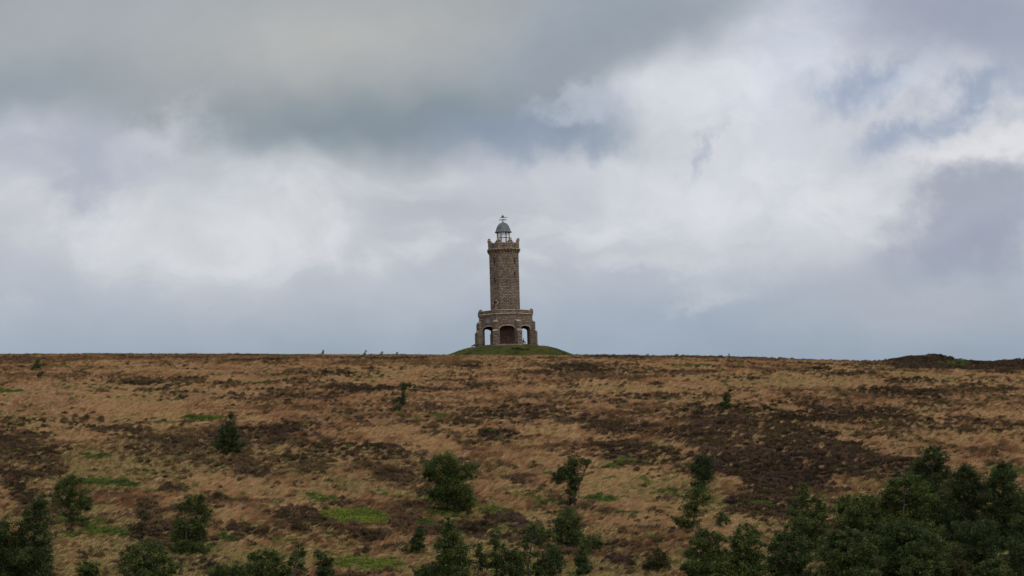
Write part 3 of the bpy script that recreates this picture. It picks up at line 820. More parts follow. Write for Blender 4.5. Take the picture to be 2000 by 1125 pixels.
def build_tower():
    # plinth and steps
    bm = bmesh.new(); r = octo_ring(bm, [(6.9, -.5), (6.9, .12), (6.75, .18), (6.75, .30)], False)
    bm.faces.new(r[-1]); bm.faces.new(r[0][::-1]); bm_obj("plinth", bm, STONE, tower)
    for i in range(2):
        bm = bmesh.new(); box(bm, fr(0)[0] * (6.55 + .35 * i) + Vector((.2, 0, .02 - .13 * i)), (1, 0, 0), (0, 1, 0), (0, 0, 1), 5.2 + i * .7, .9, .26)
        bm_obj("step", bm, PALE, tower)
    # arcade walls
    R, t = 5.80, .60; apo = R * C225; hw = apo * T225; hwi = (apo - t) * T225
    bm = bmesh.new(); AW, SP, AP, Z0, Z1 = 3.06, 3.42, 4.12, .30, 6.45
    arc = [(math.cos(rad(x)) * AW / 2, SP + (AP - SP) * math.sin(rad(x)) ** .9) for x in range(0, 181, 12)]
    for k in range(8):
        n, a = fr(k)
        def ring(d, w):
            pts = [(w, Z0), (w, Z1), (-w, Z1), (-w, Z0), (-AW / 2, Z0)] + [(p[0], p[1]) for p in arc[::-1]] + [(AW / 2, Z0)]
            return [bm.verts.new(n * (apo - d) + a * p[0] + Vector((0, 0, p[1]))) for p in pts]
        o_, i_ = ring(0, hw), ring(t, hwi)
        bm.faces.new(o_); bm.faces.new(i_[::-1])
        for q in range(3, len(o_)): bm.faces.new((o_[q], i_[q], i_[(q + 1) % len(o_)], o_[(q + 1) % len(o_)]))
    bm_obj("arcade_wall", bm, STONE, tower)
    # arch rings: dressed voussoirs slightly proud of the wall, one part per bay
    for k in range(8):
        n, a = fr(k); bm = bmesh.new()
        for p, q in zip(arc, arc[1:]):
            f = lambda s, w: (s[0] * (1 + w / 1.5), SP + (s[1] - SP) * (1 + w / .8) )
            pts = [(p[0], p[1]), (q[0], q[1]), f(q, .22), f(p, .22)]
            prism(bm, pts, n * (apo - .2), a, (0, 0, 1), n * .225)
        o = bm_obj("arch_ring", bm, TRIM, tower)
    # ceiling / terrace
    bm = bmesh.new(); r = octo_ring(bm, [(5.3, 5.7), (5.3, 6.45)], False); bm.faces.new(r[0][::-1]); bm.faces.new(r[1]); bm_obj("terrace_floor", bm, STONE, tower)
    # inner core
    bm = bmesh.new()
    for k in range(8): wall_panel(bm, k, 3.17 * C225, .3, .28, 5.75, [])
    raw_obj("core_wall", bm, STONE_CORE, tower)
    # buttresses at the eight corners
    prof = [(5.25, 0), (6.68, 0), (6.68, .42), (6.60, .50), (6.60, 2.95), (6.22, 3.28), (6.22, 4.85), (5.88, 5.2), (5.25, 5.2)]
    for k in range(8):
        n, a = fr(k, True); bm = bmesh.new(); prism(bm, prof, -a * .52, n, (0, 0, 1), a * 1.04); b = bm_obj("buttress", bm, STONE, tower)
        for (r0, z0_, r1, z1_) in ((6.66, 2.93, 6.24, 3.30), (6.28, 4.83, 5.90, 5.22)):
            bm = bmesh.new()
            prism(bm, [(r0, z0_), (r0, z0_ + .09), (r1, z1_ + .06), (r1 - .05, z1_ - .06), (r0 - .1, z0_)], -a * .55, n, (0, 0, 1), a * 1.10)
            bm_obj("weathering_stone", bm, TRIM2, b)
    # string course, terrace parapet, coping
    bm = bmesh.new(); octo_ring(bm, [(5.5, 6.40), (5.85, 6.40), (6.0, 6.50), (6.0, 6.60), (5.84, 6.68), (5.5, 6.68)]); bm_obj("string_course", bm, PALE, tower)
    bm = bmesh.new(); octo_ring(bm, [(5.4, 6.66), (5.82, 6.66), (5.82, 7.24), (5.4, 7.24)]); bm_obj("terrace_parapet", bm, STONE, tower)
    bm = bmesh.new(); octo_ring(bm, [(5.32, 7.23), (5.9, 7.23), (5.9, 7.33), (5.6, 7.40), (5.32, 7.33)]); bm_obj("coping", bm, PALE, tower)
    for k in range(8):
        n, a = fr(k, True); bm = bmesh.new()
        prism(bm, [(5.3, 6.7), (5.93, 6.7), (5.93, 7.38), (5.86, 7.52), (5.62, 7.74), (5.45, 7.60), (5.3, 7.42)], -a * .26, n, (0, 0, 1), a * .52)
        bm_obj("corner_block", bm, STONE, tower)
    # plaque on the left bay
    n, a = fr(-1); bm = bmesh.new()
    prism(bm, [(-.42, 4.75), (.42, 4.75), (.46, 5.3), (.30, 5.62), (0, 5.72), (-.30, 5.62), (-.46, 5.3)], n * (apo - .05), a, (0, 0, 1), n * .11); pl = bm_obj("plaque", bm, SLATE, tower)
    pl['label'] = "grey blue shield plaque over the left arch"

    # shaft
    Rs = 3.20; ap = Rs * C225; Z0, Z1 = 6.45, 19.35
    slits = {-1: [(-.02, 17.7), (-.02, 13.65)], 1: [(-.1, 17.65), (-.1, 14.65)], 3: [(0, 16.0)], -3: [(0, 12.0)], 2: [(0, 11.5)], -2: [(0, 15.8)], 4: [(0, 9.0)]}
    bm = bmesh.new()
    for k in range(-3, 5):
        holes = [(u, z, .30, 1.15) for (u, z) in slits.get(k, [])]
        if k == 0: holes.append((.10, 12.7, .36, 1.25))
        if k == -1: holes.append((.05, 8.35, .98, 1.9))
        wall_panel(bm, k, ap, .35, Z0, Z1, holes)
    raw_obj("shaft_wall", bm, STONE, tower)
    for k, ls in slits.items():
        for (u, z) in ls:
            n, a = fr(k); bm = bmesh.new(); box(bm, n * (ap - .37) + a * u + Vector((0, 0, z)), n, a, (0, 0, 1), .05, .36, 1.2); w = bm_obj("slit_window", bm, DARKIN, tower)
            for nm_, zz in (("lintel", z + .66), ("sill", z - .64)):
                bm = bmesh.new(); box(bm, n * (ap - .02) + a * u + Vector((0, 0, zz)), n, a, (0, 0, 1), .10, .50, .14)
                bm_obj(nm_, bm, STONE, w)
    n, a = fr(0); bm = bmesh.new(); box(bm, n * (ap - .24) + a * .10 + Vector((0, 0, 12.7)), n, a, (0, 0, 1), .06, .40, 1.28)
    w = bm_obj("boarded_window", bm, LEAD, tower); w['label'] = "small grey boarded window in the front face"
    bm = bmesh.new(); box(bm, n * (ap - .17) + a * .10 + Vector((0, 0, 12.72)), n, a, (0, 0, 1), .05, .36, .09); bm_obj("glazing_bar", bm, IRON, w)
    # doorway to the terrace
    n, a = fr(-1); bm = bmesh.new()
    box(bm, n * (ap - .28) + a * .05 + Vector((0, 0, 8.2)), n, a, (0, 0, 1), .07, .96, 1.9); d = bm_obj("door", bm, WOOD, tower)
    bm = bmesh.new(); box(bm, n * (ap - .22) + a * .34 + Vector((0, 0, 8.3)), n, a, (0, 0, 1), .06, .05, .14); bm_obj("handle", bm, IRON, d)
    for s in (-1, 1):
        bm = bmesh.new()
        prism(bm, [(.05 + s * .5, 9.31), (.05 + s * .5, 8.78), (.05 + s * .36, 9.08), (.05 + s * .1, 9.31)], n * (ap - .26), a, (0, 0, 1), n * .25)
        bm_obj("spandrel", bm, STONE, tower)
    bm = bmesh.new()
    hood = [(math.cos(rad(x)) * .66 + .05, 8.75 + .80 * math.sin(rad(x))) for x in range(0, 181, 15)]
    for p, q in zip(hood, hood[1:]):
        g = lambda s: (.05 + (s[0] - .05) * 1.17, 8.75 + (s[1] - 8.75) * 1.15)
        prism(bm, [p, q, g(q), g(p)], n * (ap - .03), a, (0, 0, 1), n * .16)
    bm_obj("hood_mould", bm, PALE, tower)

    # corbel table, cornice, parapet
    bm = bmesh.new(); octo_ring(bm, [(3.0, 19.3), (3.22, 19.3), (3.30, 19.55), (3.42, 19.95), (3.0, 19.95)]); bm_obj("corbel_course", bm, STONE, tower)
    for k in range(8):
        n, a = fr(k)
        for j in range(4):
            u = (j - 1.5) * .66
            bm = bmesh.new(); prism(bm, [(2.9, 19.18), (3.02, 19.18), (3.12, 19.42), (3.30, 19.68), (3.34, 20.0), (2.9, 20.0)], a * (u - .13), n, (0, 0, 1), a * .26); bm_obj("corbel", bm, STONE, tower)
    bm = bmesh.new(); octo_ring(bm, [(3.0, 19.98), (3.60, 19.98), (3.67, 20.07), (3.62, 20.14), (3.42, 20.18), (3.0, 20.18)]); bm_obj("cornice", bm, PALE, tower)
    bm = bmesh.new(); octo_ring(bm, [(3.0, 20.2), (3.38, 20.2), (3.38, 21.24), (3.0, 21.24)]); bm_obj("parapet", bm, STONE, tower)
    bm = bmesh.new(); octo_ring(bm, [(2.95, 21.23), (3.43, 21.23), (3.43, 21.36), (2.95, 21.36)]); bm_obj("parapet_coping", bm, TRIM, tower)
    for k in range(8):
        n, a = fr(k)     # small slot stone in each bay
        bm = bmesh.new(); box(bm, n * (3.38 * C225 + .005) + Vector((0, 0, 20.85)), n, a, (0, 0, 1), .03, .55, .11); bm_obj("drain_slot", bm, DARKIN, tower)
        n2, a2 = fr(k, True); bm = bmesh.new()
        for kk, sgn in ((k, 1), (k + 1, -1)):      # stepped wing of the merlon along each adjoining face
            nf, af = fr(kk); hwf = 3.38 * C225 * T225
            pts = [(hwf - .0, 21.34), (hwf - .86, 21.34), (hwf - .80, 21.50), (hwf - .56, 21.56), (hwf - .50, 21.78), (hwf - .26, 21.86), (hwf - .2, 22.0), (hwf, 22.0)]
            prism(bm, [(p[0] * sgn, p[1]) for p in pts], nf * (3.38 * C225 - .32), af, (0, 0, 1), nf * .34)
        m_ = bm_obj("merlon", bm, STONE, tower)
        bm = bmesh.new()
        box(bm, n2 * 3.22 + Vector((0, 0, 21.9)), n2, a2, (0, 0, 1), .42, .44, .40)
        prism(bm, [(-.24, 22.1), (.24, 22.1), (.16, 22.28), (0, 22.34), (-.16, 22.28)], n2 * 3.0, a2, (0, 0, 1), n2 * .44)
        bm_obj("merlon_cap", bm, TRIM, m_)
    bm = bmesh.new(); r = octo_ring(bm, [(3.05, 20.3), (3.05, 20.5)], False); bm.faces.new(r[0][::-1]); bm.faces.new(r[1]); bm_obj("roof_deck", bm, LEAD, tower)

    # lantern
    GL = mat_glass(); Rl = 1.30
    lz0, lz1 = 20.5, 23.58
    bm = bmesh.new(); octo_ring(bm, [(1.15, lz0), (1.36, lz0), (1.36, 20.95), (1.15, 20.95)]); bm_obj("lantern_base", bm, IRON, tower)
    for k in range(8):
        n, a = fr(k, True); bm = bmesh.new(); box(bm, n * Rl + Vector((0, 0, (20.95 + lz1) / 2)), n, a, (0, 0, 1), .15, .16, lz1 - 20.95); bm_obj("mullion", bm, IRON, tower)
        nf, af = fr(k); w = 2 * Rl * math.sin(rad(22.5)) - .15
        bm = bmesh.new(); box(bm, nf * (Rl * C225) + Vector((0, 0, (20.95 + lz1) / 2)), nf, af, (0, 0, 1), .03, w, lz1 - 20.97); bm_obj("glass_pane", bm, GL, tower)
        bm = bmesh.new(); box(bm, nf * (Rl * C225 + .02) + Vector((0, 0, 22.55)), nf, af, (0, 0, 1), .09, w, .09); bm_obj("transom", bm, IRON, tower)
    bm = bmesh.new(); octo_ring(bm, [(1.1, lz1 - .02), (1.46, lz1 - .02), (1.70, lz1 + .10), (1.70, lz1 + .14), (1.1, lz1 + .14)]); bm_obj("eaves_ring", bm, IRON, tower)
    # dome: eight curved copper segments
    ex = [(1.80, 23.68), (1.74, 23.76), (1.60, 23.95), (1.49, 24.25), (1.38, 24.6), (1.22, 24.95), (1.0, 25.28), (.72, 25.54), (.40, 25.70), (.12, 25.77)]
    bm = bmesh.new(); seg = 32; rings = []
    for (r, z) in ex:
        rr = []
        for i in range(seg):
            th = 2 * math.pi * i / seg + rad(22.5); ph = (math.degrees(th) - 22.5) % 45 - 22.5
            f = .985 + .015 * (abs(ph) / 22.5) ** 2 if True else 1
            rr.append(bm.verts.new((r * f * math.sin(th), -r * f * math.cos(th), z)))
        rings.append(rr)
    for p, q in zip(rings, rings[1:]):
        for i in range(seg): bm.faces.new((p[i], p[(i + 1) % seg], q[(i + 1) % seg], q[i]))
    bm.faces.new(rings[0][::-1]); bm.faces.new(rings[-1])
    dome = bm_obj("dome", bm, COPPER, tower, smooth=True)
    for k in range(8):
        n, a = fr(k, True); bm = bmesh.new()
        for p, q in zip(ex, ex[1:]): prism(bm, [(p[0] - .02, p[1]), (p[0] + .035, p[1]), (q[0] + .035, q[1]), (q[0] - .02, q[1])], -a * .03, n, (0, 0, 1), a * .06)
        bm_obj("dome_rib", bm, COPPER, dome)
    # weather vane
    bm = bmesh.new(); lathe(bm, [(.05, 25.7), (.05, 26.0), (.035, 26.1), (.03, 27.0), (.015, 27.1)], 8)
    lathe(bm, [(.02, 25.72), (.15, 25.80), (.17, 25.87), (.08, 25.98), (.03, 26.0)], 10)
    vane = bm_obj("weather_vane", bm, IRON, tower)
    bm = bmesh.new()
    for ang in (20, 110):
        ax = Vector((math.cos(rad(ang)), math.sin(rad(ang)), 0)); ay = Vector((-ax.y, ax.x, 0))
        box(bm, (0, 0, 26.30), ax, ay, (0, 0, 1), 1.30, .05, .06)
        for s in (-1, 1):
            box(bm, ax * (.66 * s) + Vector((0, 0, 26.31)), ax, ay, (0, 0, 1), .16, .05, .24)
            for q in (.22, .42): box(bm, ax * (q * s) + Vector((0, 0, 26.30)), ax, ay, (0, 0, 1), .10, .05, .19)
    bm_obj("compass_arms", bm, IRON, vane)
    bm = bmesh.new(); ax = Vector((.98, .17, 0)); az = (0, 0, 1)
    prism(bm, [(-.72, 26.69), (-.5, 26.72), (.70, 26.76), (.70, 26.81), (-.5, 26.78)], Vector((0, .02, 0)), ax, az, (0, -.05, 0))
    prism(bm, [(-.42, 26.78), (.52, 26.78), (.40, 26.92), (.22, 26.98), (.12, 27.25), (.02, 27.36), (-.1, 27.2), (-.22, 27.0), (-.40, 26.88)], Vector((0, .025, 0)), ax, az, (0, -.05, 0))
    prism(bm, [(.66, 26.70), (.86, 26.72), (.92, 26.80), (.86, 26.90), (.66, 26.86)], Vector((0, .02, 0)), ax, az, (0, -.05, 0))
    bm_obj("vane_pointer", bm, IRON, vane)


build_tower()


# ------------------------------------------------------------------ bench and seated figure in the right-hand bay
def skin_obj(name, verts, edges, radii, mat, parent, sub=2, root=0):
    me = bpy.data.meshes.new(name); me.from_pydata(verts, edges, []); o = link(name, me, mat, parent)
    o.modifiers.new('skin', 'SKIN'); me.skin_vertices[0].data[root].use_root = True
    for i, r in enumerate(radii):
        me.skin_vertices[0].data[i].radius = (r, r) if isinstance(r, float) else r
    s = o.modifiers.new('smooth', 'SUBSURF'); s.levels = sub; s.render_levels = sub
    me.materials[0] = mat
    return o


def build_person():
    rot = Matrix.Rotation(TOWER_ROT, 3, 'Z')
    fz = TZ + .30
    def at(x, y, z=0): v = rot @ Vector((x, y, 0)); return (TX + v.x, YT + v.y, fz + z)
    b = empty("stone_bench", at(3.16, -2.80), TOWER_ROT); tag(b, "low stone bench against the core wall inside the right hand arch", "bench")
    bm = bmesh.new(); box(bm, (0, 0, .42), (1, 0, 0), (0, 1, 0), (0, 0, 1), .62, .95, .10); bm_obj("seat", bm, TRIM, b)
    for s in (-1, 1): bm = bmesh.new(); box(bm, (-.02, .34 * s, .185), (1, 0, 0), (0, 1, 0), (0, 0, 1), .42, .16, .37); bm_obj("leg", bm, STONE, b)
    skin = mat_simple("skin", (.42, .24, .17), .6); coat = mat_simple("dark_navy_coat", (.012, .013, .02), .85); trs = mat_simple("rust_brown_trousers", (.13, .045, .025), .9); hairm = mat_simple("dark_hair", (.015, .011, .009), .7); shoe = mat_simple("dark_shoe_leather", (.02, .016, .014), .6)
    p = empty("person", at(3.30, -2.80), TOWER_ROT)
    tag(p, "person in dark coat and rust trousers sitting in the right hand arch of the tower", "person")
    V = [(0, 0, .56), (.02, 0, .72), (.05, 0, .90), (.08, 0, 1.02), (.12, 0, 1.10), (.145, 0, 1.19), (.15, 0, 1.27)]
    E = [(0, 1), (1, 2), (2, 3), (3, 4), (4, 5), (5, 6)]; Rr = [.13, .13, .14, .06, .055, .085, .075]
    for s in (-1, 1):
        i = len(V)
        V += [(.02, .09 * s, .54), (.44, .11 * s, .55), (.43, .11 * s, .30), (.40, .11 * s, .09), (.56, .12 * s, .045)]
        E += [(0, i), (i, i + 1), (i + 1, i + 2), (i + 2, i + 3), (i + 3, i + 4)]; Rr += [.095, .07, .06, .042, .035]
        i = len(V)
        V += [(.07, .17 * s, .98), (.13, .22 * s, .74), (.34, .15 * s, .65), (.40, .13 * s, .635)]
        E += [(2, i), (i, i + 1), (i + 1, i + 2), (i + 2, i + 3)]; Rr += [.06, .045, .03, .026]
        w = i + 3
        for f, (dx, dy, ll) in enumerate(((.05, -.03, .9), (.06, -.01, 1.0), (.06, .012, .95), (.05, .032, .75))):
            j = len(V); V += [(.40 + dx, (.13 + dy) * s, .632), (.40 + dx + .05 * ll, (.13 + dy) * s, .615)]; E += [(w, j), (j, j + 1)]; Rr += [.011, .008]
        j = len(V); V += [(.425, (.13 - .05) * s, .63), (.455, (.13 - .062) * s, .618)]; E += [(w, j), (j, j + 1)]; Rr += [.011, .009]
    # nose and ears
    j = len(V); V += [(.245, 0, 1.19)]; E += [(5, j)]; Rr += [.015]
    skin_obj("body", V, E, Rr, skin, p)
    V = [(0, 0, .52), (.02, 0, .72), (.05, 0, .92), (.085, 0, 1.03)]; E = [(0, 1), (1, 2), (2, 3)]; Rr = [.165, .155, .165, .085]
    for s in (-1, 1):
        i = len(V); V += [(.07, .18 * s, .98), (.13, .23 * s, .74), (.33, .155 * s, .65)]; E += [(2, i), (i, i + 1), (i + 1, i + 2)]; Rr += [.078, .065, .048]
    skin_obj("coat", V, E, Rr, coat, p)
    V = [(0, 0, .56)]; E = []; Rr = [.14]
    for s in (-1, 1):
        i = len(V); V += [(.05, .095 * s, .54), (.45, .112 * s, .55), (.43, .112 * s, .30), (.40, .112 * s, .10)]; E += [(0, i), (i, i + 1), (i + 1, i + 2), (i + 2, i + 3)]; Rr += [.11, .088, .075, .058]
    skin_obj("trousers", V, E, Rr, trs, p)
    for s in (-1, 1): skin_obj("shoe", [(.38, .112 * s, .06), (.48, .115 * s, .05), (.62, .12 * s, .04)], [(0, 1), (1, 2)], [.055, .05, .04], shoe, p)
    skin_obj("hair", [(.10, 0, 1.16), (.115, 0, 1.26), (.15, 0, 1.31), (.19, 0, 1.30)], [(0, 1), (1, 2), (2, 3)], [.07, .085, .07, .045], hairm, p)


build_person()

# ------------------------------------------------------------------ trees and shrubs
BARK = mat_simple("grey_brown_bark", (.060, .048, .038), .9, noise=.4, scale=6)
LEAFM = {
    'dark': mat_plant("dark_green_leaves", [(0, (.019, .031, .011)), (.5, (.037, .056, .017)), (1, (.095, .118, .032))], jitter=.9, transl=.18, own=True, rough=.55),
    'mid': mat_plant("mid_green_leaves", [(0, (.026, .040, .011)), (.5, (.056, .083, .021)), (1, (.145, .168, .040))], jitter=.9, transl=.2, own=True, rough=.55),
    'pale': mat_plant("pale_green_leaves", [(0, (.030, .046, .013)), (.5, (.056, .082, .022)), (1, (.12, .145, .042))], jitter=.9, transl=.22, own=True, rough=.5),
    'brown': mat_plant("olive_brown_leaves", [(0, (.034, .036, .013)), (.5, (.055, .054, .020)), (1, (.085, .075, .03))], jitter=1., transl=.2, own=True, rough=.6),
    'rowan': mat_plant("rowan_leaves", [(0, (.022, .044, .014)), (.5, (.042, .075, .020)), (.93, (.085, .11, .03)), (1, (.16, .085, .02))], jitter=.9, transl=.22, own=True, rough=.5),
}
BERRY = mat_simple("orange_red_berries", (.30, .085, .02), .6)


def tube(V, Fc, sz, pts, r0, r1, sides=5):
    pts = [np.asarray(p, float) for p in pts]; n = len(pts); base = len(V)
    for i, p in enumerate(pts):
        d = pts[min(i + 1, n - 1)] - pts[max(i - 1, 0)]; d = d / (np.linalg.norm(d) + 1e-9)
        a = np.cross(d, [.3, .9, .1]); a /= np.linalg.norm(a); b = np.cross(d, a)
        r = r0 + (r1 - r0) * i / (n - 1)
        for s in range(sides):
            t = 2 * math.pi * s / sides; V.append(p + (a * math.cos(t) + b * math.sin(t)) * r)
    for i in range(n - 1):
        for s in range(sides):
            Fc += [base + i * sides + s, base + i * sides + (s + 1) % sides, base + (i + 1) * sides + (s + 1) % sides, base + (i + 1) * sides + s]; sz.append(4)
    Fc += [base + (n - 1) * sides + s for s in range(sides)]; sz.append(sides)


def tree(name, label, cat, group, base, blobs, leaf='mid', dens=1.0, size=.135, berries=False, wind=.5, P0=None, seed=None):
    r = np.random.default_rng(abs(hash((base[0] * 31 + base[1] * 7))) % 100000 if seed is None else seed)
    if P0 is None: P0 = hit(*base)
    s = FPX / (P0 @ F)                                   # photo pixels per metre at this distance
    root = empty(name, tuple(P0)); tag(root, label, cat, group)
    cr, sr = math.cos(ROLL), math.sin(ROLL)
    fill = group in (GT, GB, GL_) and name != 'sapling' and 'bare' not in label
    kf = 1.22 if group in (GT, GB, GL_) else 1.2
    blobs = [(cx, cy, rx * kf, ry * kf) for (cx, cy, rx, ry) in blobs]
    if fill:
        xa = min(b[0] - b[2] for b in blobs); xb = max(b[0] + b[2] for b in blobs); yl = max(b[1] + b[3] * .5 for b in blobs); w2 = (xb - xa) / 2
        yy = yl
        while yy < base[1] - 4:
            blobs += [((xa + xb) / 2 - w2 * .3, yy, w2 * .66, 18), ((xa + xb) / 2 + w2 * .35, yy + 4, w2 * .62, 18)]; yy += 20
    B = []
    for (cx, cy, rx, ry) in blobs:
        dx, dz = (cx - base[0]) / s, (base[1] - cy) / s
        wx, wz = dx * cr + dz * sr, dz * cr - dx * sr
        B.append((np.array([wx, r.normal(0, .35) * rx / s, max(wz, .12)]), rx / s, (.75 * rx + .25 * ry) / s, ry / s))
    # ---- wood
    V, Fc, sz = [], [], []
    top = max(B, key=lambda b: b[0][2])[0]; Ht = top[2]
    tr = max(.04, .020 * Ht + .025) if group != GF else .015
    spine = [np.array([0, 0, -.25]), np.array([0.02 * Ht, 0, .12 * Ht]), top * np.array([.35, .4, .45]) + r.normal(0, .03 * Ht, 3) * [1, 1, 0], top * np.array([.7, .8, .75]), top * np.array([1, 1, 1.0])]
    tube(V, Fc, sz, spine, tr, tr * .25, 7)
    clumps = []
    leaf_area = size * size * .33
    for (c, rx, ry, rz) in B:
        zf = np.clip((c[2] - rz * .5) / max(Ht, .1), .06, .8)
        k = np.clip(zf * 4, 0, 3.999); i = int(k); st = spine[i] * (1 - (k - i)) + spine[i + 1] * (k - i)
        midp = (st + c) / 2 + np.array([0, 0, -.1 * np.linalg.norm(c - st)]) + r.normal(0, .06 * rx, 3)
        tube(V, Fc, sz, [st, midp, c], tr * .5, tr * .14, 5)
        n = int(max(50 if group != GF else 16, 3.7 * dens * math.pi * rx * rz / leaf_area))
        nc = int(max(8, min(70, 8 + rx * rz * 26)))
        for j in range(nc):
            d = r.normal(0, 1, 3); d /= np.linalg.norm(d); q = r.uniform(.15, 1.25) ** .7
            cc = c + d * np.array([rx, ry, rz]) * q * .86
            if cc[2] < .08: cc[2] = .08 + r.uniform(0, .15)
            w = r.lognormal(0, .45)
            clumps.append((cc, min(rx, rz) * r.uniform(.16, .44), n / nc * w))
            if r.uniform() < .75:
                m2 = (c + cc) / 2 + r.normal(0, .05 * rx, 3); tube(V, Fc, sz, [c + (cc - c) * .05, m2, cc + (cc - c) * .18 + np.array([.12 * wind * rx, 0, .05 * rz])], tr * .16, .006, 3)
    me = np_mesh("trunk", V, Fc, sz); link("trunk", me, BARK, root)
    # ---- leaves
    LP, LT = [], []
    for (cc, rad_, n) in clumps:
        n = int(max(8, n)); g = r.normal(0, 1, (n, 3))
        g = g / np.linalg.norm(g, axis=1)[:, None] * (r.uniform(0, 1, (n, 1)) ** .5) * rad_ * 1.45
        strand = r.exponential(.55, n) * rad_ * wind
        g[:, 0] += strand * 1.3; g[:, 2] += strand * .35 - .12 * np.abs(g[:, 0]); g[:, 1] *= 1.1
        LP.append(cc + g); LT.append(np.full(n, np.clip(r.normal(.42, .24), .03, .97)))
        if r.uniform() < .55:                            # a loose windblown spray leaving the clump
            m2 = int(r.integers(7, 15)); dv = np.array([.75 + .3 * wind, r.normal(0, .35), r.uniform(-.15, .75)]) if r.uniform() < .7 else np.array([r.normal(0, .6), r.normal(0, .6), 1.0])
            ln = min(rad_ * 2.6, .75) * r.uniform(.7, 1.3); t_ = np.linspace(.35, 1.15, m2)[:, None]
            LP.append(cc + dv / np.linalg.norm(dv) * t_ * ln + r.normal(0, .05, (m2, 3)) + np.array([0, 0, -.12]) * t_ ** 2 * ln); LT.append(np.full(m2, r.uniform(.3, .8)))
    LP = np.concatenate(LP); LT = np.concatenate(LT); ok = LP[:, 2] > -.05; LP, LT = LP[ok], LT[ok]
    n = len(LP)
    a = r.normal(0, 1, (n, 3)) + np.array([.7 * wind, 0, .25]); a /= np.linalg.norm(a, axis=1)[:, None]
    nm = r.normal(0, 1, (n, 3)) + np.array([-.1, -.2, .9]); b = np.cross(a, nm); b /= np.linalg.norm(b, axis=1)[:, None] + 1e-9
    L_ = size * r.uniform(.6, 1.3, (n, 1)); W = L_ * r.uniform(.45, .7, (n, 1))
    fold = np.cross(a, b) * L_ * .12
    Q = np.stack([LP - a * L_ * .5, LP - b * W * .5 + fold, LP + a * L_ * .5, LP + b * W * .5 + fold], 1).reshape(-1, 3)
    me = np_mesh("crown", Q, np.arange(4 * n), np.full(n, 4))
    at = me.attributes.new('tint', 'FLOAT', 'POINT'); at.data.foreach_set('value', np.repeat(LT, 4).astype(np.float32))
    at = me.attributes.new('leaf', 'FLOAT', 'POINT'); at.data.foreach_set('value', np.repeat(r.uniform(0, 1, n), 4).astype(np.float32))
    link("crown", me, LEAFM[leaf], root)
    if berries:
        bm = bmesh.new()
        for (cc, rad_, _) in clumps[::5]:
            for q in range(2):
                bmesh.ops.create_icosphere(bm, subdivisions=1, radius=.045, matrix=Matrix.Translation(Vector(cc + r.normal(0, rad_ * .6, 3) + np.array([0, -rad_ * .9, 0]))))
        me = bpy.data.meshes.new("berries"); bm.to_mesh(me); bm.free(); link("berries", me, BERRY, root)
    return root


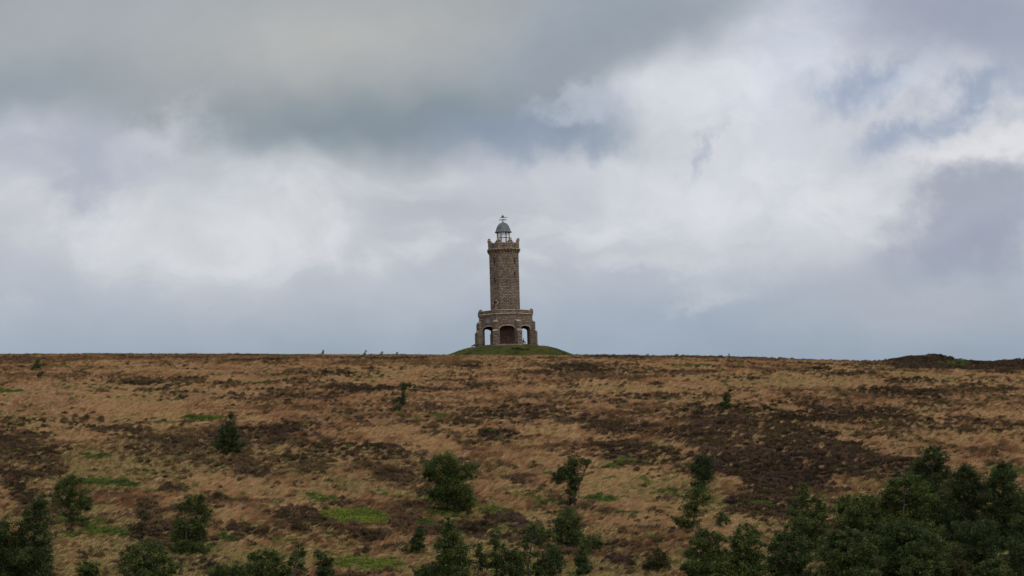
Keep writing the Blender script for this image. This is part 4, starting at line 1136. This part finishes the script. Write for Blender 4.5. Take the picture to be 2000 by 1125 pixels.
GS, GT, GC, GB, GF, GL_ = "lone trees on the upper slope", "trees in the thicket at the right", "trees on the middle of the slope", "trees along the bottom of the slope", "tiny saplings on the skyline", "trees at the bottom left"
TREES = [
    # upper slope
    ("tree", "small dark conical tree alone on the left slope beside a green strip", "tree", GS, (445, 888), [(450, 814, 5, 8), (447, 826, 9, 8), (438, 838, 10, 7), (453, 842, 12, 8), (436, 852, 14, 9), (458, 856, 13, 9), (432, 866, 15, 10), (448, 868, 16, 9), (462, 870, 13, 8), (445, 880, 24, 6)], 'dark', 1.2, .13),
    ("tree", "thin wind bent tree with a flat tuft on top, up the slope below the tower", "tree", GS, (776, 806), [(796, 752, 12, 4), (788, 757, 5, 5), (787, 768, 4, 7), (782, 778, 10, 7), (771, 783, 9, 4), (786, 788, 5, 5), (776, 797, 7, 7)], 'dark', 1.2, .13),
    ("tree", "slender dark tree with a pointed top on the brown slope right of the tower", "tree", GS, (1408, 809), [(1425, 762, 4, 5), (1420, 770, 6, 7), (1417, 782, 7, 7), (1412, 790, 11, 6), (1423, 793, 6, 5), (1408, 802, 6, 5)], 'dark', 1.1, .13),
    ("sapling", "sparse sapling near the left edge just below the skyline", "sapling", GS, (71, 724), [(71, 704, 4, 5), (70, 711, 5, 5), (65, 719, 5, 4), (74, 716, 4, 3), (77, 721, 5, 2)], 'mid', .8, .13),
    ("sapling", "tiny sapling directly below the sparse one near the left edge", "sapling", GS, (77, 744), [(75, 732, 5, 5), (82, 728, 3, 3), (77, 738, 3, 4)], 'mid', .8, .13),
    # middle of the slope
    ("tree", "broad bushy tree in the middle of the slope below the tower", "tree", GC, (893, 1003), [(862, 898, 22, 13), (880, 906, 18, 13), (842, 914, 18, 14), (832, 928, 12, 10), (866, 922, 22, 14), (886, 932, 15, 14), (906, 916, 12, 8), (922, 914, 10, 6), (912, 930, 14, 8), (870, 942, 22, 15), (848, 938, 12, 8), (845, 968, 20, 12), (870, 965, 30, 18), (900, 962, 24, 18), (912, 975, 16, 12), (885, 985, 28, 14), (900, 993, 18, 9)], 'mid', 1.15, .14),
    ("tree", "top heavy tree with a plume blown right over a thin leafy stem", "tree", GC, (1117, 991), [(1113, 907, 13, 13), (1098, 922, 16, 13), (1088, 935, 13, 11), (1112, 928, 20, 16), (1122, 940, 12, 10), (1138, 906, 14, 7), (1150, 903, 9, 5), (1117, 955, 11, 10), (1118, 969, 9, 10), (1117, 980, 6, 7)], 'dark', 1.2, .13),
    ("tree", "upright tree with two leafy tiers, uppermost of the pair right of centre", "tree", GC, (1369, 962), [(1372, 900, 18, 12), (1362, 915, 14, 12), (1380, 918, 12, 14), (1370, 932, 20, 14), (1368, 945, 16, 8)], 'dark', 1.2, .13),
    ("tree", "ragged open tree leaning left, directly below the upright two tier tree", "tree", GC, (1350, 1042), [(1365, 958, 20, 9), (1352, 968, 16, 10), (1378, 975, 14, 12), (1348, 985, 16, 10), (1344, 1000, 16, 11), (1362, 998, 14, 9), (1322, 1016, 15, 8), (1335, 1020, 12, 9), (1352, 1020, 15, 9), (1345, 1032, 18, 7)], 'mid', .9, .13),
    ("sapling", "little round pale sapling in dry grass right of the ragged open tree", "sapling", GC, (1406, 1035), [(1407, 1008, 9, 8), (1414, 1016, 9, 7), (1403, 1020, 9, 9), (1407, 1028, 8, 5)], 'pale', .7, .12),
    ("shrub", "rowan shrub flecked with orange berries under the plumed tree", "shrub", GC, (1108, 1074), [(1105, 1003, 15, 13), (1092, 1024, 18, 16), (1118, 1022, 16, 14), (1105, 1042, 26, 16), (1122, 1050, 16, 14), (1110, 1062, 20, 9)], 'rowan', 1.1, .13, True),
    ("shrub", "light green shrub touching the right side of the rowan shrub", "shrub", GC, (1150, 1086), [(1143, 1058, 14, 10), (1162, 1054, 13, 9), (1152, 1070, 18, 10), (1168, 1066, 9, 8)], 'pale', .8, .13),
    ("shrub", "dark upright shrub below the light green shrub at the bottom", "shrub", GB, (1133, 1128), [(1137, 1080, 9, 10), (1128, 1096, 12, 11), (1143, 1102, 11, 12), (1134, 1114, 14, 10)], 'dark', 1.1, .13),
    ("shrub", "small dark oval shrub left of the tall conical bottom tree", "shrub", GB, (812, 1083), [(818, 1036, 7, 8), (815, 1048, 11, 11), (808, 1060, 11, 11), (813, 1070, 12, 9)], 'dark', 1.1, .13),
    # bottom row
    ("tree", "tall conical bushy tree at the bottom, left of centre", "tree", GB, (880, 1165), [(872, 1022, 9, 11), (872, 1038, 13, 12), (884, 1052, 17, 14), (868, 1062, 20, 15), (892, 1075, 20, 16), (872, 1088, 26, 16), (897, 1102, 22, 16), (870, 1112, 30, 16)], 'mid', 1.1, .14),
    ("shrub", "low spreading shrub at the foot of the tall conical tree", "shrub", GB, (835, 1160), [(848, 1112, 20, 10), (826, 1116, 18, 9), (838, 1128, 34, 12)], 'mid', .9, .14),
    ("sapling", "thin sapling just right of the tall conical tree", "sapling", GB, (938, 1165), [(937, 1068, 6, 9), (935, 1080, 9, 9), (942, 1090, 9, 10), (937, 1106, 12, 12)], 'mid', .9, .13),
    ("sapling", "second thin sapling right of the conical tree, the taller one", "sapling", GB, (968, 1165), [(966, 1048, 7, 9), (963, 1062, 9, 9), (972, 1070, 10, 10), (966, 1086, 12, 11), (970, 1104, 16, 12)], 'mid', .9, .13),
    ("tree", "thin birch like tree with bare stems under a windswept top, bottom centre", "tree", GB, (1032, 1170), [(1040, 1034, 17, 10), (1060, 1040, 16, 9), (1028, 1048, 16, 10), (1052, 1056, 18, 9), (1072, 1050, 10, 8), (1022, 1066, 12, 10), (1018, 1084, 12, 10), (1042, 1082, 12, 8)], 'mid', .65, .13),
    ("shrub", "wide dark shrub at the bottom edge left of the bare stemmed tree", "shrub", GB, (998, 1170), [(990, 1080, 16, 12), (1008, 1088, 16, 12), (985, 1100, 22, 14), (1008, 1108, 26, 14), (995, 1122, 34, 10)], 'dark', 1.0, .14),
    ("shrub", "dense shrub at the bottom edge right of the bare stemmed tree", "shrub", GB, (1076, 1170), [(1078, 1076, 14, 11), (1068, 1092, 16, 12), (1088, 1096, 16, 13), (1072, 1110, 30, 14), (1050, 1112, 16, 12)], 'dark', 1.0, .14),
    ("shrub", "low dark green shrub among heather right of the bottom centre", "shrub", GB, (1285, 1118), [(1280, 1078, 14, 8), (1296, 1084, 12, 8), (1272, 1092, 16, 9), (1290, 1100, 20, 10)], 'brown', .7, .13),
    ("sapling", "feathery upright sapling at the bottom left of centre", "sapling", GB, (572, 1160), [(583, 1066, 5, 9), (590, 1078, 6, 8), (579, 1086, 9, 9), (568, 1100, 11, 10), (584, 1108, 10, 9), (560, 1114, 10, 9)], 'mid', .8, .13),
    ("shrub", "dark rounded shrub right of the feathery sapling at the bottom", "shrub", GB, (630, 1150), [(625, 1086, 11, 9), (638, 1094, 9, 9), (627, 1104, 14, 11), (634, 1116, 15, 10)], 'dark', 1.1, .13),
    ("shrub", "broad green shrub left of the feathery sapling at the bottom", "shrub", GB, (515, 1165), [(498, 1088, 18, 10), (525, 1084, 18, 11), (540, 1096, 14, 11), (505, 1104, 28, 13), (535, 1116, 26, 12), (490, 1118, 26, 10)], 'mid', .85, .14),
    ("shrub", "low shrub hugging the bottom edge left of the broad green one", "shrub", GB, (435, 1165), [(440, 1110, 24, 8), (415, 1118, 20, 8), (462, 1114, 18, 9)], 'mid', .7, .14),
    # bottom left
    ("tree", "tall leafy tree with ragged top at the lower left edge", "tree", GL_, (52, 1175), [(73, 988, 16, 14), (62, 1006, 18, 14), (84, 1014, 14, 12), (50, 1030, 22, 15), (74, 1040, 22, 16), (40, 1056, 22, 16), (80, 1066, 20, 16), (52, 1084, 34, 18), (84, 1096, 16, 14), (50, 1112, 40, 16)], 'dark', 1.0, .14),
    ("tree", "dark tree cut by the left edge at the bottom corner", "tree", GL_, (-2, 1175), [(6, 1026, 15, 14), (-8, 1046, 20, 16), (10, 1062, 18, 15), (-2, 1085, 26, 18), (8, 1112, 30, 16)], 'dark', 1.05, .14),
    ("tree", "round open crowned tree with bare lower stems at the left", "tree", GL_, (138, 1026), [(130, 940, 16, 11), (146, 944, 16, 10), (114, 956, 16, 11), (104, 972, 12, 10), (140, 960, 22, 14), (164, 972, 14, 12), (122, 984, 18, 11), (166, 990, 13, 10), (146, 992, 20, 12), (136, 1008, 18, 8)], 'mid', .8, .13),
    ("sapling", "sparse slim sapling between the two rounder trees at lower left", "sapling", GL_, (280, 1042), [(276, 988, 9, 9), (286, 996, 8, 9), (274, 1006, 10, 9), (284, 1014, 9, 9), (279, 1026, 8, 7)], 'brown', .55, .12),
    ("tree", "wide bushy tree with a forked crown at lower left", "tree", GL_, (360, 1085), [(366, 980, 15, 9), (386, 978, 14, 10), (352, 994, 15, 9), (378, 996, 18, 11), (398, 1000, 12, 12), (394, 1020, 14, 12), (350, 1024, 20, 12), (372, 1030, 24, 14), (344, 1048, 18, 12), (366, 1052, 30, 14), (358, 1068, 28, 10)], 'mid', .9, .14),
    ("shrub", "wide low shrub below the forked bushy tree at the bottom", "shrub", GL_, (285, 1170), [(264, 1072, 18, 11), (288, 1066, 20, 11), (310, 1074, 16, 10), (250, 1088, 20, 12), (282, 1090, 28, 14), (318, 1096, 20, 13), (336, 1110, 16, 10), (275, 1112, 46, 14)], 'mid', .85, .14),
    ("sapling", "twiggy nearly bare sapling on the tan hummock at lower left", "sapling", GL_, (167, 1096), [(158, 1078, 8, 5), (174, 1073, 9, 5), (166, 1083, 7, 4)], 'brown', .4, .10),
    ("shrub", "small shrub below the twiggy sapling at lower left", "shrub", GL_, (172, 1140), [(165, 1104, 14, 7), (184, 1106, 12, 7), (172, 1116, 22, 8)], 'mid', .7, .13),
    # thicket at the right
    ("tree", "tree with two pointed peaks rising highest in the right hand thicket", "tree", GT, (1815, 1030), [(1826, 880, 14, 10), (1816, 894, 20, 11), (1838, 896, 12, 10), (1800, 912, 22, 12), (1828, 914, 24, 13), (1790, 932, 26, 14), (1820, 936, 28, 15), (1846, 926, 14, 12), (1806, 958, 34, 16)], 'dark', 1.1, .14),
    ("tree", "rounded tree at the upper left shoulder of the right hand thicket", "tree", GT, (1762, 1075), [(1770, 940, 24, 12), (1748, 952, 20, 13), (1796, 950, 22, 13), (1738, 972, 22, 14), (1772, 972, 34, 17), (1804, 976, 24, 15), (1750, 996, 30, 16), (1788, 1002, 32, 16), (1768, 1024, 40, 16)], 'mid', 1.1, .14),
    ("tree", "tree with a blunt round top right of the twin peaked tree", "tree", GT, (1886, 1055), [(1884, 918, 18, 11), (1872, 930, 20, 12), (1898, 932, 16, 12), (1864, 950, 24, 14), (1892, 954, 26, 15), (1914, 952, 14, 12), (1876, 978, 32, 17), (1904, 984, 24, 16), (1884, 1010, 40, 18)], 'dark', 1.1, .14),
    ("tree", "tall tree near the right edge with a narrow bumped top", "tree", GT, (1958, 1075), [(1964, 914, 12, 10), (1956, 926, 18, 12), (1974, 932, 12, 12), (1942, 944, 18, 13), (1964, 950, 22, 14), (1932, 968, 20, 14), (1958, 974, 28, 16), (1978, 972, 14, 16), (1944, 998, 32, 18), (1972, 1004, 24, 18), (1956, 1032, 36, 18)], 'dark', 1.1, .14),
    ("tree", "dark tree cut by the right edge of the picture", "tree", GT, (2008, 1110), [(2002, 972, 16, 13), (1994, 990, 14, 13), (2010, 1004, 24, 18), (1992, 1024, 18, 16), (2008, 1048, 28, 18), (1994, 1072, 22, 16)], 'dark', 1.1, .14),
    ("tree", "long low crowned tree at the left end of the right hand thicket", "tree", GT, (1672, 1085), [(1652, 980, 18, 9), (1678, 976, 20, 10), (1702, 982, 16, 10), (1640, 994, 18, 10), (1668, 996, 28, 13), (1700, 1002, 26, 13), (1724, 1000, 18, 12), (1652, 1014, 26, 13), (1690, 1022, 34, 15), (1728, 1024, 22, 14)], 'mid', 1.05, .14),
    ("tree", "stand alone tree with tiered crown left of the right hand thicket", "tree", GT, (1570, 1068), [(1572, 954, 11, 9), (1566, 968, 14, 9), (1588, 976, 17, 9), (1560, 986, 18, 10), (1596, 992, 18, 10), (1550, 1004, 18, 11), (1578, 1006, 26, 12), (1606, 1010, 16, 10), (1560, 1024, 30, 12), (1592, 1028, 26, 12), (1570, 1044, 36, 11)], 'mid', .9, .14),
    ("tree", "deep green tree in the middle of the thicket under the rounded one", "tree", GT, (1765, 1140), [(1736, 1034, 24, 13), (1766, 1038, 26, 14), (1796, 1042, 24, 15), (1742, 1058, 30, 16), (1784, 1066, 34, 17), (1760, 1090, 40, 16)], 'dark', 1.1, .14),
    ("tree", "pale leaved round tree in front at the bottom of the thicket", "tree", GT, (1652, 1175), [(1632, 1046, 18, 9), (1658, 1040, 20, 9), (1682, 1048, 18, 10), (1618, 1062, 22, 12), (1652, 1064, 30, 14), (1688, 1070, 26, 14), (1624, 1086, 30, 15), (1664, 1092, 36, 16), (1698, 1098, 24, 15), (1644, 1114, 50, 14)], 'pale', 1.05, .145),
    ("tree", "pale feathery tree at the bottom just right of the round pale one", "tree", GT, (1800, 1175), [(1786, 1064, 16, 10), (1812, 1052, 16, 10), (1828, 1062, 14, 10), (1776, 1082, 22, 12), (1808, 1080, 28, 14), (1832, 1084, 18, 14), (1786, 1104, 30, 15), (1824, 1106, 28, 15)], 'pale', 1.0, .145),
    ("tree", "black green tree in the shaded hollow of the thicket", "tree", GT, (1905, 1125), [(1890, 1030, 24, 12), (1922, 1028, 22, 12), (1880, 1050, 22, 14), (1912, 1052, 30, 15), (1936, 1056, 18, 13), (1896, 1078, 34, 14)], 'dark', 1.1, .13),
    ("shrub", "olive brown shrub at the bottom right of the thicket", "shrub", GT, (1856, 1170), [(1846, 1076, 16, 11), (1864, 1084, 15, 12), (1848, 1098, 20, 13), (1866, 1110, 22, 12)], 'brown', .9, .14),
    ("shrub", "bright pale shrub low in the bottom right corner", "shrub", GT, (1938, 1170), [(1930, 1102, 18, 8), (1952, 1098, 16, 8), (1920, 1112, 18, 8), (1944, 1116, 28, 10)], 'pale', 1.0, .14),
    ("tree", "shaded tree filling the right edge below the tall tree", "tree", GT, (1990, 1160), [(1984, 1068, 16, 13), (2000, 1084, 18, 14), (1980, 1098, 18, 14), (1996, 1112, 22, 13)], 'dark', 1.0, .14),
    ("tree", "bushy tree at the left end of the bottom right hedge", "tree", GT, (1382, 1175), [(1374, 1044, 16, 9), (1396, 1050, 16, 10), (1360, 1060, 18, 11), (1384, 1066, 24, 12), (1366, 1084, 26, 13), (1402, 1086, 20, 13), (1378, 1106, 40, 14), (1346, 1108, 18, 11)], 'mid', 1.0, .14),
    ("tree", "second bushy tree from the left in the bottom right hedge", "tree", GT, (1455, 1175), [(1462, 1030, 15, 8), (1446, 1040, 15, 9), (1474, 1044, 14, 9), (1436, 1056, 18, 11), (1464, 1060, 24, 12), (1440, 1078, 24, 13), (1476, 1082, 20, 13), (1452, 1104, 38, 15)], 'mid', 1.0, .14),
    ("tree", "darker tree between the bushy pair and the pale round tree", "tree", GT, (1540, 1175), [(1530, 1052, 18, 9), (1554, 1050, 18, 10), (1512, 1066, 18, 11), (1542, 1070, 26, 13), (1572, 1070, 18, 12), (1520, 1088, 26, 13), (1560, 1092, 28, 14), (1536, 1110, 44, 14)], 'dark', 1.0, .14),
]
for T in TREES: tree(*T)

# saplings standing on the skyline
for (bx_, lab, bl) in ((631, "tiny leaning sapling on the skyline, farthest left of the row before the tower", [(631, 686, 1.8, 2.2), (630, 689, 1.6, 1.6)]),
                       (712, "tiny sapling with two separate tufts on the skyline left of the tower", [(713.5, 684.5, 1.6, 1.2), (711, 689.5, 2.4, 1.8), (712, 692, 2.6, 1.6)]),
                       (745, "tiny dark upright sapling on the skyline left of the mound", [(745.5, 688, 1.8, 2.6), (744, 694, 2.4, 2.6), (745, 698, 3, 2)]),
                       (775, "tiny single tuft sapling nearest the mound on the skyline", [(775, 689, 1.8, 1.6)]),
                       (1263, "tiny spreading sapling on the skyline right of the mound", [(1265.5, 691, 2, 1.2), (1261, 693, 1.6, 1.4), (1262, 696.5, 1.6, 2)]),
                       (1424, "tiny thin sapling farthest right on the skyline", [(1424, 692.5, 1.2, 1.4), (1424, 696, 1.8, 1.6)])):
    yb_ = np.interp(bx_, [p[0] for p in crest_px], [p[1] for p in crest_px]) - .5
    u_, v_ = uv_of(bx_, yb_); Y_ = 556.0
    tree("sapling", lab, "sapling", GF, (bx_, yb_), bl, 'dark', 1.1, .13, P0=np.array([u_ * Y_, Y_, float(H(u_ * Y_, Y_))]))

# low dark shrubs on the mound and beside it
for (bx_, by_, lab, bl) in ((931, 679, "low dark heather bush at the left foot of the tower", [(926, 675, 4, 2.4), (933, 674.5, 3, 2.4)]),
                            (1012, 685, "dark low bush on the front of the mound", [(1002, 681.5, 6, 2.2), (1011, 680.5, 6, 2.4), (1021, 682.5, 6, 2.2), (1030, 684, 4, 1.8)]),
                            (1098, 693, "small green shrub at the right foot of the mound", [(1099, 690, 2.2, 1.8)]),
                            (1128, 694, "low round shrub just right of the mound on the skyline", [(1125, 691.5, 4, 1.6), (1131, 691.5, 3, 1.5)])):
    tree("shrub", lab, "shrub", "low bushes on the mound", (bx_, by_), bl, 'dark', 1.2, .10, wind=.2, P0=hit(bx_, min(by_, 690)) if by_ < 691 else None)
